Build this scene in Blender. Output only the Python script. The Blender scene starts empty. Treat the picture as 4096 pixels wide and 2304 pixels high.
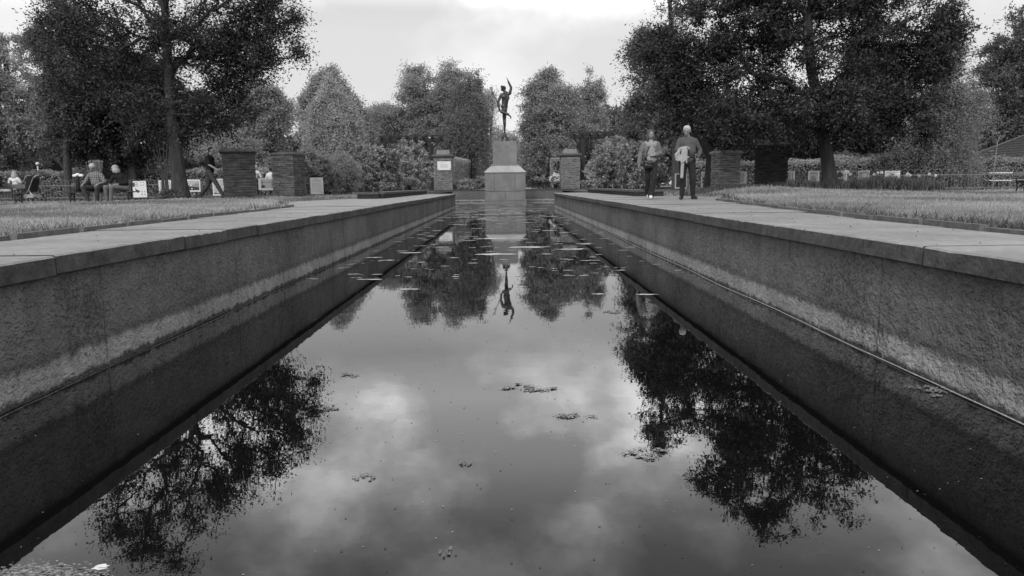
import bpy, math, random
import numpy as np
from mathutils import Vector, Matrix

# ---------------------------------------------------------------- camera, sky, sun, exposure
SC = bpy.context.scene
COL = SC.collection
CAMP = Vector((0, 0, 0.36))
FPX = 2958.0                                  # focal length in pixels of a 4096 px wide frame
Yc = Vector((-22, 408, -FPX)).normalized()
Zc = Vector((1, 0.0105, 0)).cross(Yc).normalized()
Xc = Yc.cross(Zc).normalized()
W2C = Matrix((Xc, Yc, Zc)).transposed()       # columns: world axes seen by the camera
C2W = W2C.transposed()
cam = bpy.data.cameras.new('camera'); camo = bpy.data.objects.new('camera', cam); COL.objects.link(camo)
cam.sensor_width = 36; cam.lens = FPX / 4096 * 36; cam.clip_start = 0.05; cam.clip_end = 3000
camo.matrix_world = Matrix.Translation(CAMP) @ C2W.to_4x4()
SC.camera = camo
cam.dof.use_dof = True; cam.dof.focus_distance = 6.0; cam.dof.aperture_fstop = 7.0

SUN_EL, SUN_AZ = math.radians(40), math.radians(196)   # azimuth from +Y clockwise
world = bpy.data.worlds.new('World'); SC.world = world; world.use_nodes = True
nt = world.node_tree; N = nt.nodes; L = nt.links; N.clear()
def nn(t, tree=None, **kw):
    n = (tree or nt).nodes.new(t)
    for k, v in kw.items(): setattr(n, k, v)
    return n
out = nn('ShaderNodeOutputWorld'); bg = nn('ShaderNodeBackground'); bg.inputs[1].default_value = 0.1
sky = nn('ShaderNodeTexSky', sky_type='NISHITA'); sky.sun_disc = False
sky.sun_elevation = SUN_EL; sky.sun_rotation = SUN_AZ
bw = nn('ShaderNodeRGBToBW'); L.new(sky.outputs[0], bw.inputs[0])
tc = nn('ShaderNodeTexCoord'); sep = nn('ShaderNodeSeparateXYZ'); L.new(tc.outputs['Generated'], sep.inputs[0])
add = nn('ShaderNodeMath', operation='ADD'); L.new(sep.outputs[2], add.inputs[0]); add.inputs[1].default_value = 0.22
absn = nn('ShaderNodeMath', operation='MAXIMUM'); L.new(add.outputs[0], absn.inputs[0]); absn.inputs[1].default_value = 0.1
dx = nn('ShaderNodeMath', operation='DIVIDE'); L.new(sep.outputs[0], dx.inputs[0]); L.new(absn.outputs[0], dx.inputs[1])
dy = nn('ShaderNodeMath', operation='DIVIDE'); L.new(sep.outputs[1], dy.inputs[0]); L.new(absn.outputs[0], dy.inputs[1])
cmb = nn('ShaderNodeCombineXYZ'); L.new(dx.outputs[0], cmb.inputs[0]); L.new(dy.outputs[0], cmb.inputs[1])
L.new(sep.outputs[2], cmb.inputs[2])
nz = nn('ShaderNodeTexNoise'); cm = nn('ShaderNodeMapping'); L.new(tc.outputs['Generated'], cm.inputs[0]); cm.inputs['Scale'].default_value = (1.0, 1.0, 1.5); cm.inputs['Location'].default_value = (20.75, 10.9, 4.27)
L.new(cm.outputs[0], nz.inputs['Vector'])
nz.inputs['Scale'].default_value = 3.6; nz.inputs['Detail'].default_value = 10; nz.inputs['Roughness'].default_value = 0.5
nz.inputs['Distortion'].default_value = 0.0
rp = nn('ShaderNodeValToRGB'); L.new(nz.outputs[0], rp.inputs[0])
rp.color_ramp.elements[0].position = 0.44; rp.color_ramp.elements[0].color = (4.3, 4.3, 4.3, 1)
rp.color_ramp.elements[1].position = 0.57; rp.color_ramp.elements[1].color = (12.5, 12.5, 12.5, 1)
e = rp.color_ramp.elements.new(0.5); e.color = (7.0, 7.0, 7.0, 1)
# thin bright veil of cloud low over the horizon
hz = nn('ShaderNodeMapRange'); L.new(sep.outputs[2], hz.inputs[0])
hz.inputs[1].default_value = 0.19; hz.inputs[2].default_value = 0.30; hz.inputs[3].default_value = 0.86; hz.inputs[4].default_value = 0.12
mxh = nn('ShaderNodeMix', data_type='FLOAT'); L.new(hz.outputs[0], mxh.inputs[0]); L.new(rp.outputs[0], mxh.inputs[2]); mxh.inputs[3].default_value = 5.5
mx = nn('ShaderNodeMix', data_type='FLOAT'); mx.inputs[0].default_value = 0.93
bwm = nn('ShaderNodeMath', operation='MINIMUM'); L.new(bw.outputs[0], bwm.inputs[0]); bwm.inputs[1].default_value = 9
pr_ = nn('ShaderNodeValToRGB'); L.new(sep.outputs[2], pr_.inputs[0]); cr = pr_.color_ramp
cr.elements[0].position = 0.0; cr.elements[0].color = grey(0.92) if 'grey' in globals() else (0.92,) * 3 + (1,)
cr.elements[1].position = 0.9; cr.elements[1].color = (0.85,) * 3 + (1,)
for p_, v_ in ((0.10, 1.06), (0.22, 1.06), (0.28, 2.15), (0.36, 2.0), (0.45, 0.95), (0.56, 0.65)): e_ = cr.elements.new(p_); e_.color = (v_,) * 3 + (1,)
mpr = nn('ShaderNodeMath', operation='MULTIPLY'); L.new(mxh.outputs[0], mpr.inputs[0]); L.new(pr_.outputs[0], mpr.inputs[1])
L.new(bwm.outputs[0], mx.inputs[2]); L.new(mpr.outputs[0], mx.inputs[3])
L.new(mx.outputs[0], bg.inputs[0]); L.new(bg.outputs[0], out.inputs[0])

sl = bpy.data.lights.new('sun', 'SUN'); sl.energy = 1.5; sl.angle = math.radians(14); sl.color = (1, 1, 1)
so = bpy.data.objects.new('sun', sl); COL.objects.link(so)
sd = Vector((math.sin(SUN_AZ) * math.cos(SUN_EL), math.cos(SUN_AZ) * math.cos(SUN_EL), math.sin(SUN_EL)))
so.rotation_euler = sd.to_track_quat('Z', 'Y').to_euler()
SC.view_settings.view_transform = 'Standard'; SC.view_settings.look = 'None'
SC.view_settings.exposure = 0.45; SC.view_settings.gamma = 1.0; SC.view_settings.use_curve_mapping = False
SC.render.engine = 'CYCLES'
SC.cycles.max_bounces = 5; SC.cycles.diffuse_bounces = 2; SC.cycles.glossy_bounces = 3; SC.cycles.transparent_max_bounces = 6
SC.cycles.caustics_reflective = False; SC.cycles.caustics_refractive = False
SC.cycles.use_denoising = True

# ---------------------------------------------------------------- picking real positions out of the survey of the photo
def ray(px, py):
    v = C2W @ Vector((px - 2048, 1152 - py, -FPX)); return v
def P(px, py, d):
    v = ray(px, py); return CAMP + v * (d / v.y)
def G(px, py, z=0.0):
    v = ray(px, py); return CAMP + v * ((z - CAMP.z) / v.z)
K = 4096 / 2576.0
def X(px, d): return P(px, 744, d).x

# ---------------------------------------------------------------- helpers
RNG = np.random.default_rng(7)
random.seed(7)
MATS = {}
def tag(o, label=None, cat=None, group=None, kind=None):
    if label: o['label'] = label
    if cat: o['category'] = cat
    if group: o['group'] = group
    if kind: o['kind'] = kind
    return o
def empty(name, loc=(0, 0, 0), rz=0, label=None, cat=None, group=None):
    o = bpy.data.objects.new(name, None); COL.objects.link(o); o.location = loc; o.rotation_euler = (0, 0, rz)
    o.empty_display_size = 0.2
    return tag(o, label, cat, group)
def link(name, me, mat, parent=None):
    o = bpy.data.objects.new(name, me); COL.objects.link(o)
    if mat is not None:
        me.materials.clear(); me.materials.append(MATS[mat] if isinstance(mat, str) else mat)
    if parent is not None: o.parent = parent
    return o
def copy_tree(o, parent=None):
    c = o.copy(); COL.objects.link(c)
    if parent is not None: c.parent = parent
    for ch in list(o.children): copy_tree(ch, c)
    return c
def grey(c): return (c, c, c, 1)

def mat(name, c, rough=0.85, var=0.25, scale=4.0, bump=0.0, bscale=40.0, spec=0.3, stretch=(1, 1, 1), coords='Object', detail=6, metal=0.0, extra=None):
    m = bpy.data.materials.new(name); m.use_nodes = True; t = m.node_tree; t.nodes.clear()
    o = nn('ShaderNodeOutputMaterial', t); b = nn('ShaderNodeBsdfPrincipled', t); t.links.new(b.outputs[0], o.inputs[0])
    b.inputs['Roughness'].default_value = rough; b.inputs['Specular IOR Level'].default_value = spec
    b.inputs['Metallic'].default_value = metal
    tcn = nn('ShaderNodeTexCoord', t); mp = nn('ShaderNodeMapping', t); t.links.new(tcn.outputs[coords], mp.inputs[0])
    mp.inputs['Scale'].default_value = stretch
    n1 = nn('ShaderNodeTexNoise', t); t.links.new(mp.outputs[0], n1.inputs['Vector'])
    n1.inputs['Scale'].default_value = scale; n1.inputs['Detail'].default_value = detail; n1.inputs['Roughness'].default_value = 0.62
    r = nn('ShaderNodeMapRange', t); t.links.new(n1.outputs[0], r.inputs[0])
    r.inputs[1].default_value = 0.3; r.inputs[2].default_value = 0.7
    r.inputs[3].default_value = c * (1 - var); r.inputs[4].default_value = c * (1 + var)
    last = r.outputs[0]
    if extra: last = extra(t, last, tcn, mp)
    t.links.new(last, b.inputs['Base Color'])
    if bump:
        n2 = nn('ShaderNodeTexNoise', t); t.links.new(mp.outputs[0], n2.inputs['Vector'])
        n2.inputs['Scale'].default_value = bscale; n2.inputs['Detail'].default_value = 4
        bp = nn('ShaderNodeBump', t); bp.inputs['Strength'].default_value = 1.0; bp.inputs['Distance'].default_value = bump
        t.links.new(n2.outputs[0], bp.inputs['Height']); t.links.new(bp.outputs[0], b.inputs['Normal'])
    MATS[name] = m
    return m

def leafmat(name, c, var=0.45, trans=0.25, rough=0.6):
    m = bpy.data.materials.new(name); m.use_nodes = True; t = m.node_tree; t.nodes.clear()
    o = nn('ShaderNodeOutputMaterial', t); a = nn('ShaderNodeAttribute', t); a.attribute_name = 'v'
    r = nn('ShaderNodeMapRange', t); t.links.new(a.outputs['Fac'], r.inputs[0])
    r.inputs[3].default_value = c * (1 - var); r.inputs[4].default_value = c * (1 + var)
    b = nn('ShaderNodeBsdfPrincipled', t); b.inputs['Roughness'].default_value = rough; b.inputs['Specular IOR Level'].default_value = 0.25
    tr = nn('ShaderNodeBsdfTranslucent', t); mxs = nn('ShaderNodeMixShader', t); mxs.inputs[0].default_value = trans
    t.links.new(r.outputs[0], b.inputs['Base Color']); t.links.new(r.outputs[0], tr.inputs['Color'])
    t.links.new(b.outputs[0], mxs.inputs[1]); t.links.new(tr.outputs[0], mxs.inputs[2]); t.links.new(mxs.outputs[0], o.inputs[0])
    MATS[name] = m
    return m

class MB:
    def __init__(s): s.v = []; s.f = []
    def poly(s, pts):
        n = len(s.v); s.v += [tuple(p) for p in pts]; s.f.append(tuple(range(n, n + len(pts)))); return s
    def box(s, c, size, rz=0.0, R=None, taper=1.0):
        hx, hy, hz_ = size[0] / 2, size[1] / 2, size[2] / 2; n = len(s.v)
        R = R or Matrix.Rotation(rz, 3, 'Z'); c = Vector(c)
        for z in (-1, 1):
            k = taper if z > 0 else 1.0
            for x, y in ((-1, -1), (1, -1), (1, 1), (-1, 1)):
                s.v.append(tuple(c + R @ Vector((x * hx * k, y * hy * k, z * hz_))))
        s.f += [(n, n + 3, n + 2, n + 1), (n + 4, n + 5, n + 6, n + 7), (n, n + 1, n + 5, n + 4), (n + 1, n + 2, n + 6, n + 5), (n + 2, n + 3, n + 7, n + 6), (n + 3, n, n + 4, n + 7)]
        return s
    def tube(s, pts, rad, k=8, cap=True):
        pts = [Vector(p) for p in pts]
        if not isinstance(rad, (list, tuple)): rad = [rad] * len(pts)
        n0 = len(s.v); up = None
        for i, p in enumerate(pts):
            d = (pts[min(i + 1, len(pts) - 1)] - pts[max(i - 1, 0)]).normalized()
            if up is None: up = Vector((0, 0, 1)) if abs(d.z) < 0.9 else Vector((0, 1, 0))
            a = up.cross(d).normalized(); b = d.cross(a).normalized(); up = b if abs(d.dot(b)) < 0.5 else up
            for j in range(k):
                t = 2 * math.pi * j / k
                s.v.append(tuple(p + (a * math.cos(t) + b * math.sin(t)) * rad[i]))
        for i in range(len(pts) - 1):
            for j in range(k):
                a0 = n0 + i * k + j; b0 = n0 + i * k + (j + 1) % k
                s.f.append((a0, b0, b0 + k, a0 + k))
        if cap:
            s.f.append(tuple(n0 + j for j in range(k - 1, -1, -1))); s.f.append(tuple(n0 + (len(pts) - 1) * k + j for j in range(k)))
        return s
    def ball(s, c, r, nu=12, nv=8, fn=None):
        if not isinstance(r, (list, tuple)): r = (r, r, r)
        n0 = len(s.v)
        for i in range(nv + 1):
            ph = math.pi * i / nv
            for j in range(nu):
                th = 2 * math.pi * j / nu; d = Vector((math.sin(ph) * math.cos(th), math.sin(ph) * math.sin(th), math.cos(ph)))
                k = fn(d) if fn else 1.0
                s.v.append((c[0] + d.x * r[0] * k, c[1] + d.y * r[1] * k, c[2] + d.z * r[2] * k))
        for i in range(nv):
            for j in range(nu):
                a = n0 + i * nu + j; b = n0 + i * nu + (j + 1) % nu
                s.f.append((a, a + nu, b + nu, b))
        return s
    def build(s, name, m, parent=None, smooth=False):
        me = bpy.data.meshes.new(name); me.from_pydata(s.v, [], s.f); me.update()
        if smooth: me.polygons.foreach_set('use_smooth', [True] * len(me.polygons))
        return link(name, me, m, parent)

def fast_mesh(name, V, F, k=4, attr=None):
    """V (n,3), F (m,k) numpy -> mesh"""
    me = bpy.data.meshes.new(name); m = len(F)
    me.vertices.add(len(V)); me.vertices.foreach_set('co', np.ascontiguousarray(V, dtype=np.float32).ravel())
    me.loops.add(m * k); me.loops.foreach_set('vertex_index', np.ascontiguousarray(F, dtype=np.int32).ravel())
    me.polygons.add(m); me.polygons.foreach_set('loop_start', np.arange(0, m * k, k, dtype=np.int32))
    me.update(calc_edges=True)
    if attr is not None:
        a = me.attributes.new('v', 'FLOAT', 'FACE'); a.data.foreach_set('value', np.ascontiguousarray(attr, dtype=np.float32))
    return me

def unit(a): return a / (np.linalg.norm(a, axis=-1, keepdims=True) + 1e-9)
def leaves_mesh(name, C, size, rng, val=None, up=0.4, dirs=None, aspect=0.55):
    """rhombic leaves centred at C"""
    n = len(C)
    nrm = unit(rng.normal(size=(n, 3)) + np.array([0, 0, up]))
    a = rng.normal(size=(n, 3)) if dirs is None else dirs + rng.normal(size=(n, 3)) * 0.5
    a = unit(a - nrm * (a * nrm).sum(1, keepdims=True)); b = np.cross(nrm, a)
    s = (size * rng.uniform(0.65, 1.35, n))[:, None] if np.isscalar(size) else size[:, None]
    bend = nrm * s * 0.12
    V = np.stack([C - a * s * 0.5, C + b * s * aspect * 0.5 + bend, C + a * s * 0.5, C - b * s * aspect * 0.5 + bend], 1).reshape(-1, 3)
    F = np.arange(4 * n).reshape(n, 4)
    if val is None: val = rng.uniform(0, 1, n)
    return fast_mesh(name, V, F, 4, np.clip(val, 0, 1))

class SN:
    """cheap smooth noise: sum of random sines, about -1..1"""
    def __init__(s, seed, scale=1.0, n=9):
        r = np.random.default_rng(seed); s.k = unit(r.normal(size=(n, 3))) * r.uniform(0.5, 2.2, (n, 1)) * scale; s.p = r.uniform(0, 6.28, n); s.n = n
    def __call__(s, Q): return np.sin(np.asarray(Q) @ s.k.T + s.p).sum(-1) / math.sqrt(s.n) / 1.2
# ---------------------------------------------------------------- materials
def wall_extra(t, last, tcn, mp):
    """pale lime band above the water, wet dark line at it, runs of dirt"""
    geo = nn('ShaderNodeNewGeometry', t); sp = nn('ShaderNodeSeparateXYZ', t); t.links.new(geo.outputs['Position'], sp.inputs[0])
    mpp = nn('ShaderNodeMapping', t); t.links.new(geo.outputs['Position'], mpp.inputs[0]); mpp.inputs['Scale'].default_value = (5, 5, 0.9)
    nz1 = nn('ShaderNodeTexNoise', t); t.links.new(mpp.outputs[0], nz1.inputs['Vector']); nz1.inputs['Scale'].default_value = 1.75; nz1.inputs['Detail'].default_value = 8; nz1.inputs['Roughness'].default_value = 0.65
    def math_(op, a, b):
        n = nn('ShaderNodeMath', t, operation=op)
        for i, x in enumerate((a, b)):
            if isinstance(x, (int, float)): n.inputs[i].default_value = x
            else: t.links.new(x, n.inputs[i])
        return n.outputs[0]
    nzc = math_('SUBTRACT', nz1.outputs[0], 0.5)
    zz = math_('ADD', sp.outputs[2], math_('MULTIPLY', nzc, 0.13))
    band = nn('ShaderNodeMapRange', t); t.links.new(zz, band.inputs[0]); band.interpolation_type = 'SMOOTHSTEP'
    for i, v in enumerate((-0.575, -0.635, 1.0, 2.1)): band.inputs[i + 1].default_value = v
    wet = nn('ShaderNodeMapRange', t); t.links.new(zz, wet.inputs[0])
    for i, v in enumerate((-0.75, -0.725, 0.22, 1.0)): wet.inputs[i + 1].default_value = v
    edge = nn('ShaderNodeMapRange', t); t.links.new(math_('ABSOLUTE', math_('ADD', zz, 0.57), 0), edge.inputs[0])
    for i, v in enumerate((0.0, 0.05, 0.72, 1.0)): edge.inputs[i + 1].default_value = v
    x = math_('MULTIPLY', last, band.outputs[0]); x = math_('MULTIPLY', x, wet.outputs[0]); x = math_('MULTIPLY', x, edge.outputs[0])
    # blotches of old render
    nb = nn('ShaderNodeTexNoise', t); t.links.new(geo.outputs['Position'], nb.inputs['Vector']); nb.inputs['Scale'].default_value = 0.9; nb.inputs['Detail'].default_value = 5
    rb = nn('ShaderNodeMapRange', t); t.links.new(nb.outputs[0], rb.inputs[0])
    for i, v in enumerate((0.35, 0.65, 0.78, 1.15)): rb.inputs[i + 1].default_value = v
    x = math_('MULTIPLY', x, rb.outputs[0])
    # bay joints and long drips
    jn = math_('FRACT', math_('ADD', math_('MULTIPLY', sp.outputs[1], 0.425), math_('MULTIPLY', nzc, 0.02)), 0)
    jr = nn('ShaderNodeMapRange', t); t.links.new(jn, jr.inputs[0])
    for i, v in enumerate((0.0, 0.010, 0.45, 1.0)): jr.inputs[i + 1].default_value = v
    x = math_('MULTIPLY', x, jr.outputs[0])
    mp5 = nn('ShaderNodeMapping', t); t.links.new(geo.outputs['Position'], mp5.inputs[0]); mp5.inputs['Scale'].default_value = (1, 5, .35)
    n5 = nn('ShaderNodeTexNoise', t); t.links.new(mp5.outputs[0], n5.inputs['Vector']); n5.inputs['Scale'].default_value = 2.2; n5.inputs['Detail'].default_value = 5
    r5 = nn('ShaderNodeMapRange', t); t.links.new(n5.outputs[0], r5.inputs[0])
    for i, v in enumerate((0.28, 0.42, 0.78, 1.0)): r5.inputs[i + 1].default_value = v
    x = math_('MULTIPLY', x, r5.outputs[0])
    # darkened pits: shading of the roughcast relief put into the colour
    mp2 = nn('ShaderNodeMapping', t); t.links.new(geo.outputs['Position'], mp2.inputs[0]); mp2.inputs['Scale'].default_value = (1, 1, 1)
    n3 = nn('ShaderNodeTexNoise', t); t.links.new(mp2.outputs[0], n3.inputs['Vector']); n3.inputs['Scale'].default_value = 38; n3.inputs['Detail'].default_value = 5; n3.inputs['Roughness'].default_value = 0.7
    n4 = nn('ShaderNodeTexNoise', t); t.links.new(geo.outputs['Position'], n4.inputs['Vector']); n4.inputs['Scale'].default_value = 1.5; n4.inputs['Detail'].default_value = 3
    thr = nn('ShaderNodeMapRange', t); t.links.new(n4.outputs[0], thr.inputs[0])
    for i, v in enumerate((0.45, 0.68, 0.36, 0.52)): thr.inputs[i + 1].default_value = v
    df = math_('SUBTRACT', n3.outputs[0], thr.outputs[0]); r3 = nn('ShaderNodeMapRange', t); t.links.new(df, r3.inputs[0])
    for i, v in enumerate((-0.08, 0.03, 0.55, 1.05)): r3.inputs[i + 1].default_value = v
    return math_('MULTIPLY', x, r3.outputs[0])
mat('render_coat', 0.15, 0.9, 0.22, 9, 0.03, 26, extra=wall_extra)
# coarse orange-peel relief on the render
def relief(m, sc1, d1, sc2, d2, strx=(1, 1, 1)):
    t = MATS[m].node_tree; b = [x for x in t.nodes if x.type == 'BSDF_PRINCIPLED'][0]
    g = nn('ShaderNodeNewGeometry', t); mp = nn('ShaderNodeMapping', t); t.links.new(g.outputs['Position'], mp.inputs[0]); mp.inputs['Scale'].default_value = strx
    prev = None
    for sc_, d_, ty in ((sc1, d1, 'N'), (sc2, d2, 'V')):
        if ty == 'N':
            n = nn('ShaderNodeTexNoise', t); n.inputs['Scale'].default_value = sc_; n.inputs['Detail'].default_value = 6; o_ = n.outputs[0]
        else:
            n = nn('ShaderNodeTexVoronoi', t); n.feature = 'SMOOTH_F1'; n.inputs['Scale'].default_value = sc_; o_ = n.outputs[0]
        t.links.new(mp.outputs[0], n.inputs['Vector'])
        bp = nn('ShaderNodeBump', t); bp.inputs['Distance'].default_value = d_; t.links.new(o_, bp.inputs['Height'])
        if prev: t.links.new(prev, bp.inputs['Normal'])
        prev = bp.outputs[0]
    t.links.new(prev, b.inputs['Normal'])
relief('render_coat', 30, 0.030, 80, 0.008, (1, 1, 1))
def slab_extra(t, last, tcn, mp):
    n = nn('ShaderNodeTexNoise', t); g = nn('ShaderNodeNewGeometry', t); t.links.new(g.outputs['Position'], n.inputs['Vector'])
    n.inputs['Scale'].default_value = 1.1; n.inputs['Detail'].default_value = 8; n.inputs['Roughness'].default_value = 0.7
    r = nn('ShaderNodeMapRange', t); t.links.new(n.outputs[0], r.inputs[0])
    for i, v in enumerate((0.35, 0.68, 0.72, 1.18)): r.inputs[i + 1].default_value = v
    m_ = nn('ShaderNodeMath', t, operation='MULTIPLY'); t.links.new(last, m_.inputs[0]); t.links.new(r.outputs[0], m_.inputs[1])
    return m_.outputs[0]
mat('paving', 0.27, 0.6, 0.22, 14, 0.006, 60, extra=slab_extra)
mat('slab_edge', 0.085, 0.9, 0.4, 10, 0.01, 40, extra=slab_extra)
mat('kerbstone', 0.12, 0.9, 0.35, 12, 0.01, 50)
mat('soil', 0.05, 0.95, 0.4, 6, 0.02, 30)
mat('turf', 0.14, 0.95, 0.35, 5, 0.02, 60)
mat('gravel', 0.30, 0.9, 0.12, 8, 0.01, 60)
mat('granite', 0.21, 0.7, 0.2, 90, 0.002, 200, detail=3, extra=slab_extra)
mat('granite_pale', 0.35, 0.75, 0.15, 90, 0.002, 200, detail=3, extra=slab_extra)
mat('stone_course', 0.10, 0.9, 0.7, 2.2, 0.012, 14, stretch=(1.6, 1.6, 7))
mat('stone_course_shaded', 0.055, 0.9, 0.7, 2.2, 0.012, 14, stretch=(1.6, 1.6, 7))  # darker copy: shade of the trees put into the stone colour
mat('stone_course_pale', 0.17, 0.9, 0.7, 2.2, 0.012, 14, stretch=(1.6, 1.6, 7))
mat('cap_stone', 0.09, 0.9, 0.35, 9, 0.015, 30)
mat('cap_stone_pale', 0.22, 0.9, 0.25, 9, 0.012, 30)
mat('mortar', 0.03, 0.95, 0.3, 20)
mat('bronze', 0.022, 0.42, 0.5, 5, 0.004, 30, spec=0.6)
mat('bark_dark', 0.042, 0.9, 0.4, 9, 0.03, 22, stretch=(1, 1, 0.25))
mat('bark', 0.06, 0.9, 0.35, 9, 0.03, 22, stretch=(1, 1, 0.25))
mat('bark_pale', 0.13, 0.9, 0.4, 5, 0.01, 22, stretch=(1, 1, 1.5))
mat('old_timber', 0.035, 0.85, 0.35, 6, 0.01, 30, stretch=(0.2, 0.2, 1))
mat('bench_wood', 0.05, 0.8, 0.35, 8, 0.004, 40)
mat('bench_board', 0.11, 0.7, 0.25, 8, 0.004, 40)
mat('cast_iron', 0.022, 0.5, 0.3, 20, spec=0.5)
mat('iron_green', 0.17, 0.6, 0.3, 20, spec=0.4)
mat('roof_tile', 0.05, 0.8, 0.4, 8, 0.02, 12)
mat('ridge_tile', 0.10, 0.8, 0.3, 12)
mat('brick', 0.09, 0.9, 0.3, 10, 0.01, 30)
mat('board_white', 0.7, 0.5, 0.05, 3)
mat('print_mid', 0.28, 0.6, 0.6, 18, detail=2)
mat('print_light', 0.45, 0.6, 0.2, 14, detail=2)
mat('print_dark', 0.06, 0.6, 0.7, 16, detail=2)
mat('ink', 0.10, 0.6, 0.1, 3)
mat('ink_pale', 0.46, 0.6, 0.1, 3)
mat('skin', 0.23, 0.55, 0.10, 14, spec=0.4)
mat('skin_dark', 0.18, 0.55, 0.10, 14, spec=0.4)
mat('hair_white', 0.42, 0.7, 0.2, 60, 0.004, 90)
mat('hair_fair', 0.33, 0.6, 0.35, 50, 0.006, 80, stretch=(1, 1, 0.2))
mat('hair_brown', 0.07, 0.6, 0.35, 50, 0.004, 80, stretch=(1, 1, 0.2))
mat('hair_dark', 0.02, 0.6, 0.3, 50)
mat('cloth_black', 0.012, 0.85, 0.2, 8, 0.01, 14)
mat('cloth_grey', 0.085, 0.9, 0.12, 8, 0.012, 12)
mat('cloth_denim', 0.15, 0.9, 0.3, 22, 0.012, 16)
mat('jeans_dark', 0.022, 0.9, 0.3, 10, 0.015, 12)
mat('jeans_mid', 0.05, 0.9, 0.3, 10, 0.015, 12)
mat('jeans_light', 0.15, 0.9, 0.3, 10, 0.015, 12)
mat('cloth_pale', 0.34, 0.85, 0.15, 10, 0.02, 16)
mat('cloth_white', 0.7, 0.85, 0.06, 10, 0.01, 14)
mat('leather', 0.014, 0.4, 0.2, 12, spec=0.5)
mat('sole', 0.16, 0.7, 0.1, 12)
mat('eye', 0.02, 0.2, 0.1, 10)
mat('lip', 0.13, 0.5, 0.1, 10)
mat('petal', 0.75, 0.6, 0.06, 10)
mat('reed', 0.22, 0.85, 0.3, 20)
mat('rope', 0.4, 0.8, 0.3, 40)
mat('scum', 0.30, 0.8, 0.75, 60, 0.01, 60)
mat('scum_dark', 0.24, 0.8, 0.9, 60, 0.01, 70)
mat('fleck', 0.45, 0.8, 0.3, 30)
mat('fleck_dark', 0.03, 0.8, 0.3, 30)
mat('chrome', 0.5, 0.3, 0.05, 10, metal=0.8)
def stripes(name, axis, period, c0, c1, duty=0.5, plaid=False):
    m = bpy.data.materials.new(name); m.use_nodes = True; t = m.node_tree; b = t.nodes['Principled BSDF']; b.inputs['Roughness'].default_value = 0.9
    tcn = nn('ShaderNodeTexCoord', t); sp = nn('ShaderNodeSeparateXYZ', t); t.links.new(tcn.outputs['Object'], sp.inputs[0])
    def band(ax):
        a = nn('ShaderNodeMath', t, operation='PINGPONG'); t.links.new(sp.outputs[ax], a.inputs[0]); a.inputs[1].default_value = period / 2
        g = nn('ShaderNodeMath', t, operation='GREATER_THAN'); t.links.new(a.outputs[0], g.inputs[0]); g.inputs[1].default_value = period / 2 * duty
        return g.outputs[0]
    x = band(axis)
    if plaid:
        y = band(0); ad = nn('ShaderNodeMath', t, operation='ADD'); t.links.new(x, ad.inputs[0]); t.links.new(y, ad.inputs[1])
        dv = nn('ShaderNodeMath', t, operation='MULTIPLY'); t.links.new(ad.outputs[0], dv.inputs[0]); dv.inputs[1].default_value = 0.5; x = dv.outputs[0]
    r = nn('ShaderNodeMapRange', t); t.links.new(x, r.inputs[0]); r.inputs[3].default_value = c0; r.inputs[4].default_value = c1
    t.links.new(r.outputs[0], b.inputs['Base Color']); MATS[name] = m
stripes('cloth_striped', 2, 0.030, 0.45, 0.10)
stripes('cloth_plaid', 2, 0.055, 0.30, 0.045, 0.45, True)
leafmat('leaf_copper', 0.05, 0.7, 0.15, 0.5)
leafmat('leaf_dark', 0.15, 0.45, 0.4)
leafmat('leaf_mid', 0.34, 0.32, 0.45)
leafmat('leaf_weep', 0.22, 0.35, 0.45)
leafmat('leaf_pale', 0.46, 0.28, 0.45)
leafmat('leaf_birch', 0.28, 0.3, 0.45)
leafmat('leaf_hedge', 0.34, 0.55, 0.35)
leafmat('leaf_shrub', 0.26, 0.8, 0.25, 0.45)
leafmat('blade', 0.30, 0.5, 0.35)
leafmat('blade_dark', 0.12, 0.7, 0.3)
# still water, murky below
m = bpy.data.materials.new('water'); m.use_nodes = True; t = m.node_tree; b = t.nodes['Principled BSDF']
b.inputs['Base Color'].default_value = grey(0.004); b.inputs['Roughness'].default_value = 0.004; b.inputs['IOR'].default_value = 1.55
b.inputs['Specular IOR Level'].default_value = 0.5
g = nn('ShaderNodeNewGeometry', t); n = nn('ShaderNodeTexNoise', t); t.links.new(g.outputs['Position'], n.inputs['Vector'])
n.inputs['Scale'].default_value = 5; n.inputs['Detail'].default_value = 3
bp = nn('ShaderNodeBump', t); bp.inputs['Strength'].default_value = 0.5; bp.inputs['Distance'].default_value = 0.0007
t.links.new(n.outputs[0], bp.inputs['Height']); t.links.new(bp.outputs[0], b.inputs['Normal']); MATS['water'] = m
# ---------------------------------------------------------------- setting
XL, XR, WATER, YEND, YBACK = -2.54, 2.35, -0.77, 37.5, 55.0
def struct(o): o['kind'] = 'structure'; return o
def interp(y, tab): return float(np.interp(y, [a for a, b in tab], [b for a, b in tab]))
KL = [(-3, -3.25), (0, -3.38), (5.35, -3.66), (14.8, -4.2)]
KR = [(-3, 3.3), (0, 3.35), (5, 3.45), (7.3, 3.55), (9.6, 3.8), (13, 4.2), (16.6, 4.66)]
EL = KL + [(15.2, -4.5), (20.9, -5.95), (24.6, -5.2), (24.9, -4.9), (90, -4.9)]
ER = KR + [(17.0, 4.95), (21.3, 5.9), (25.6, 5.2), (26, 4.7), (90, 4.7)]
def sm(x): x = min(max(x, 0.0), 1.0); return x * x * (3 - 2 * x)
N1 = SN(3, 1.3)
def zl(x, y):
    e = interp(y, EL); n = float(N1([[x, y, 0]])[0]) * 0.02
    return 0.045 * sm((e - x) / 0.8) + n * sm((e - x) / 0.8) - 0.15 * sm((-x - 9.5) / 3.5)
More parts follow.
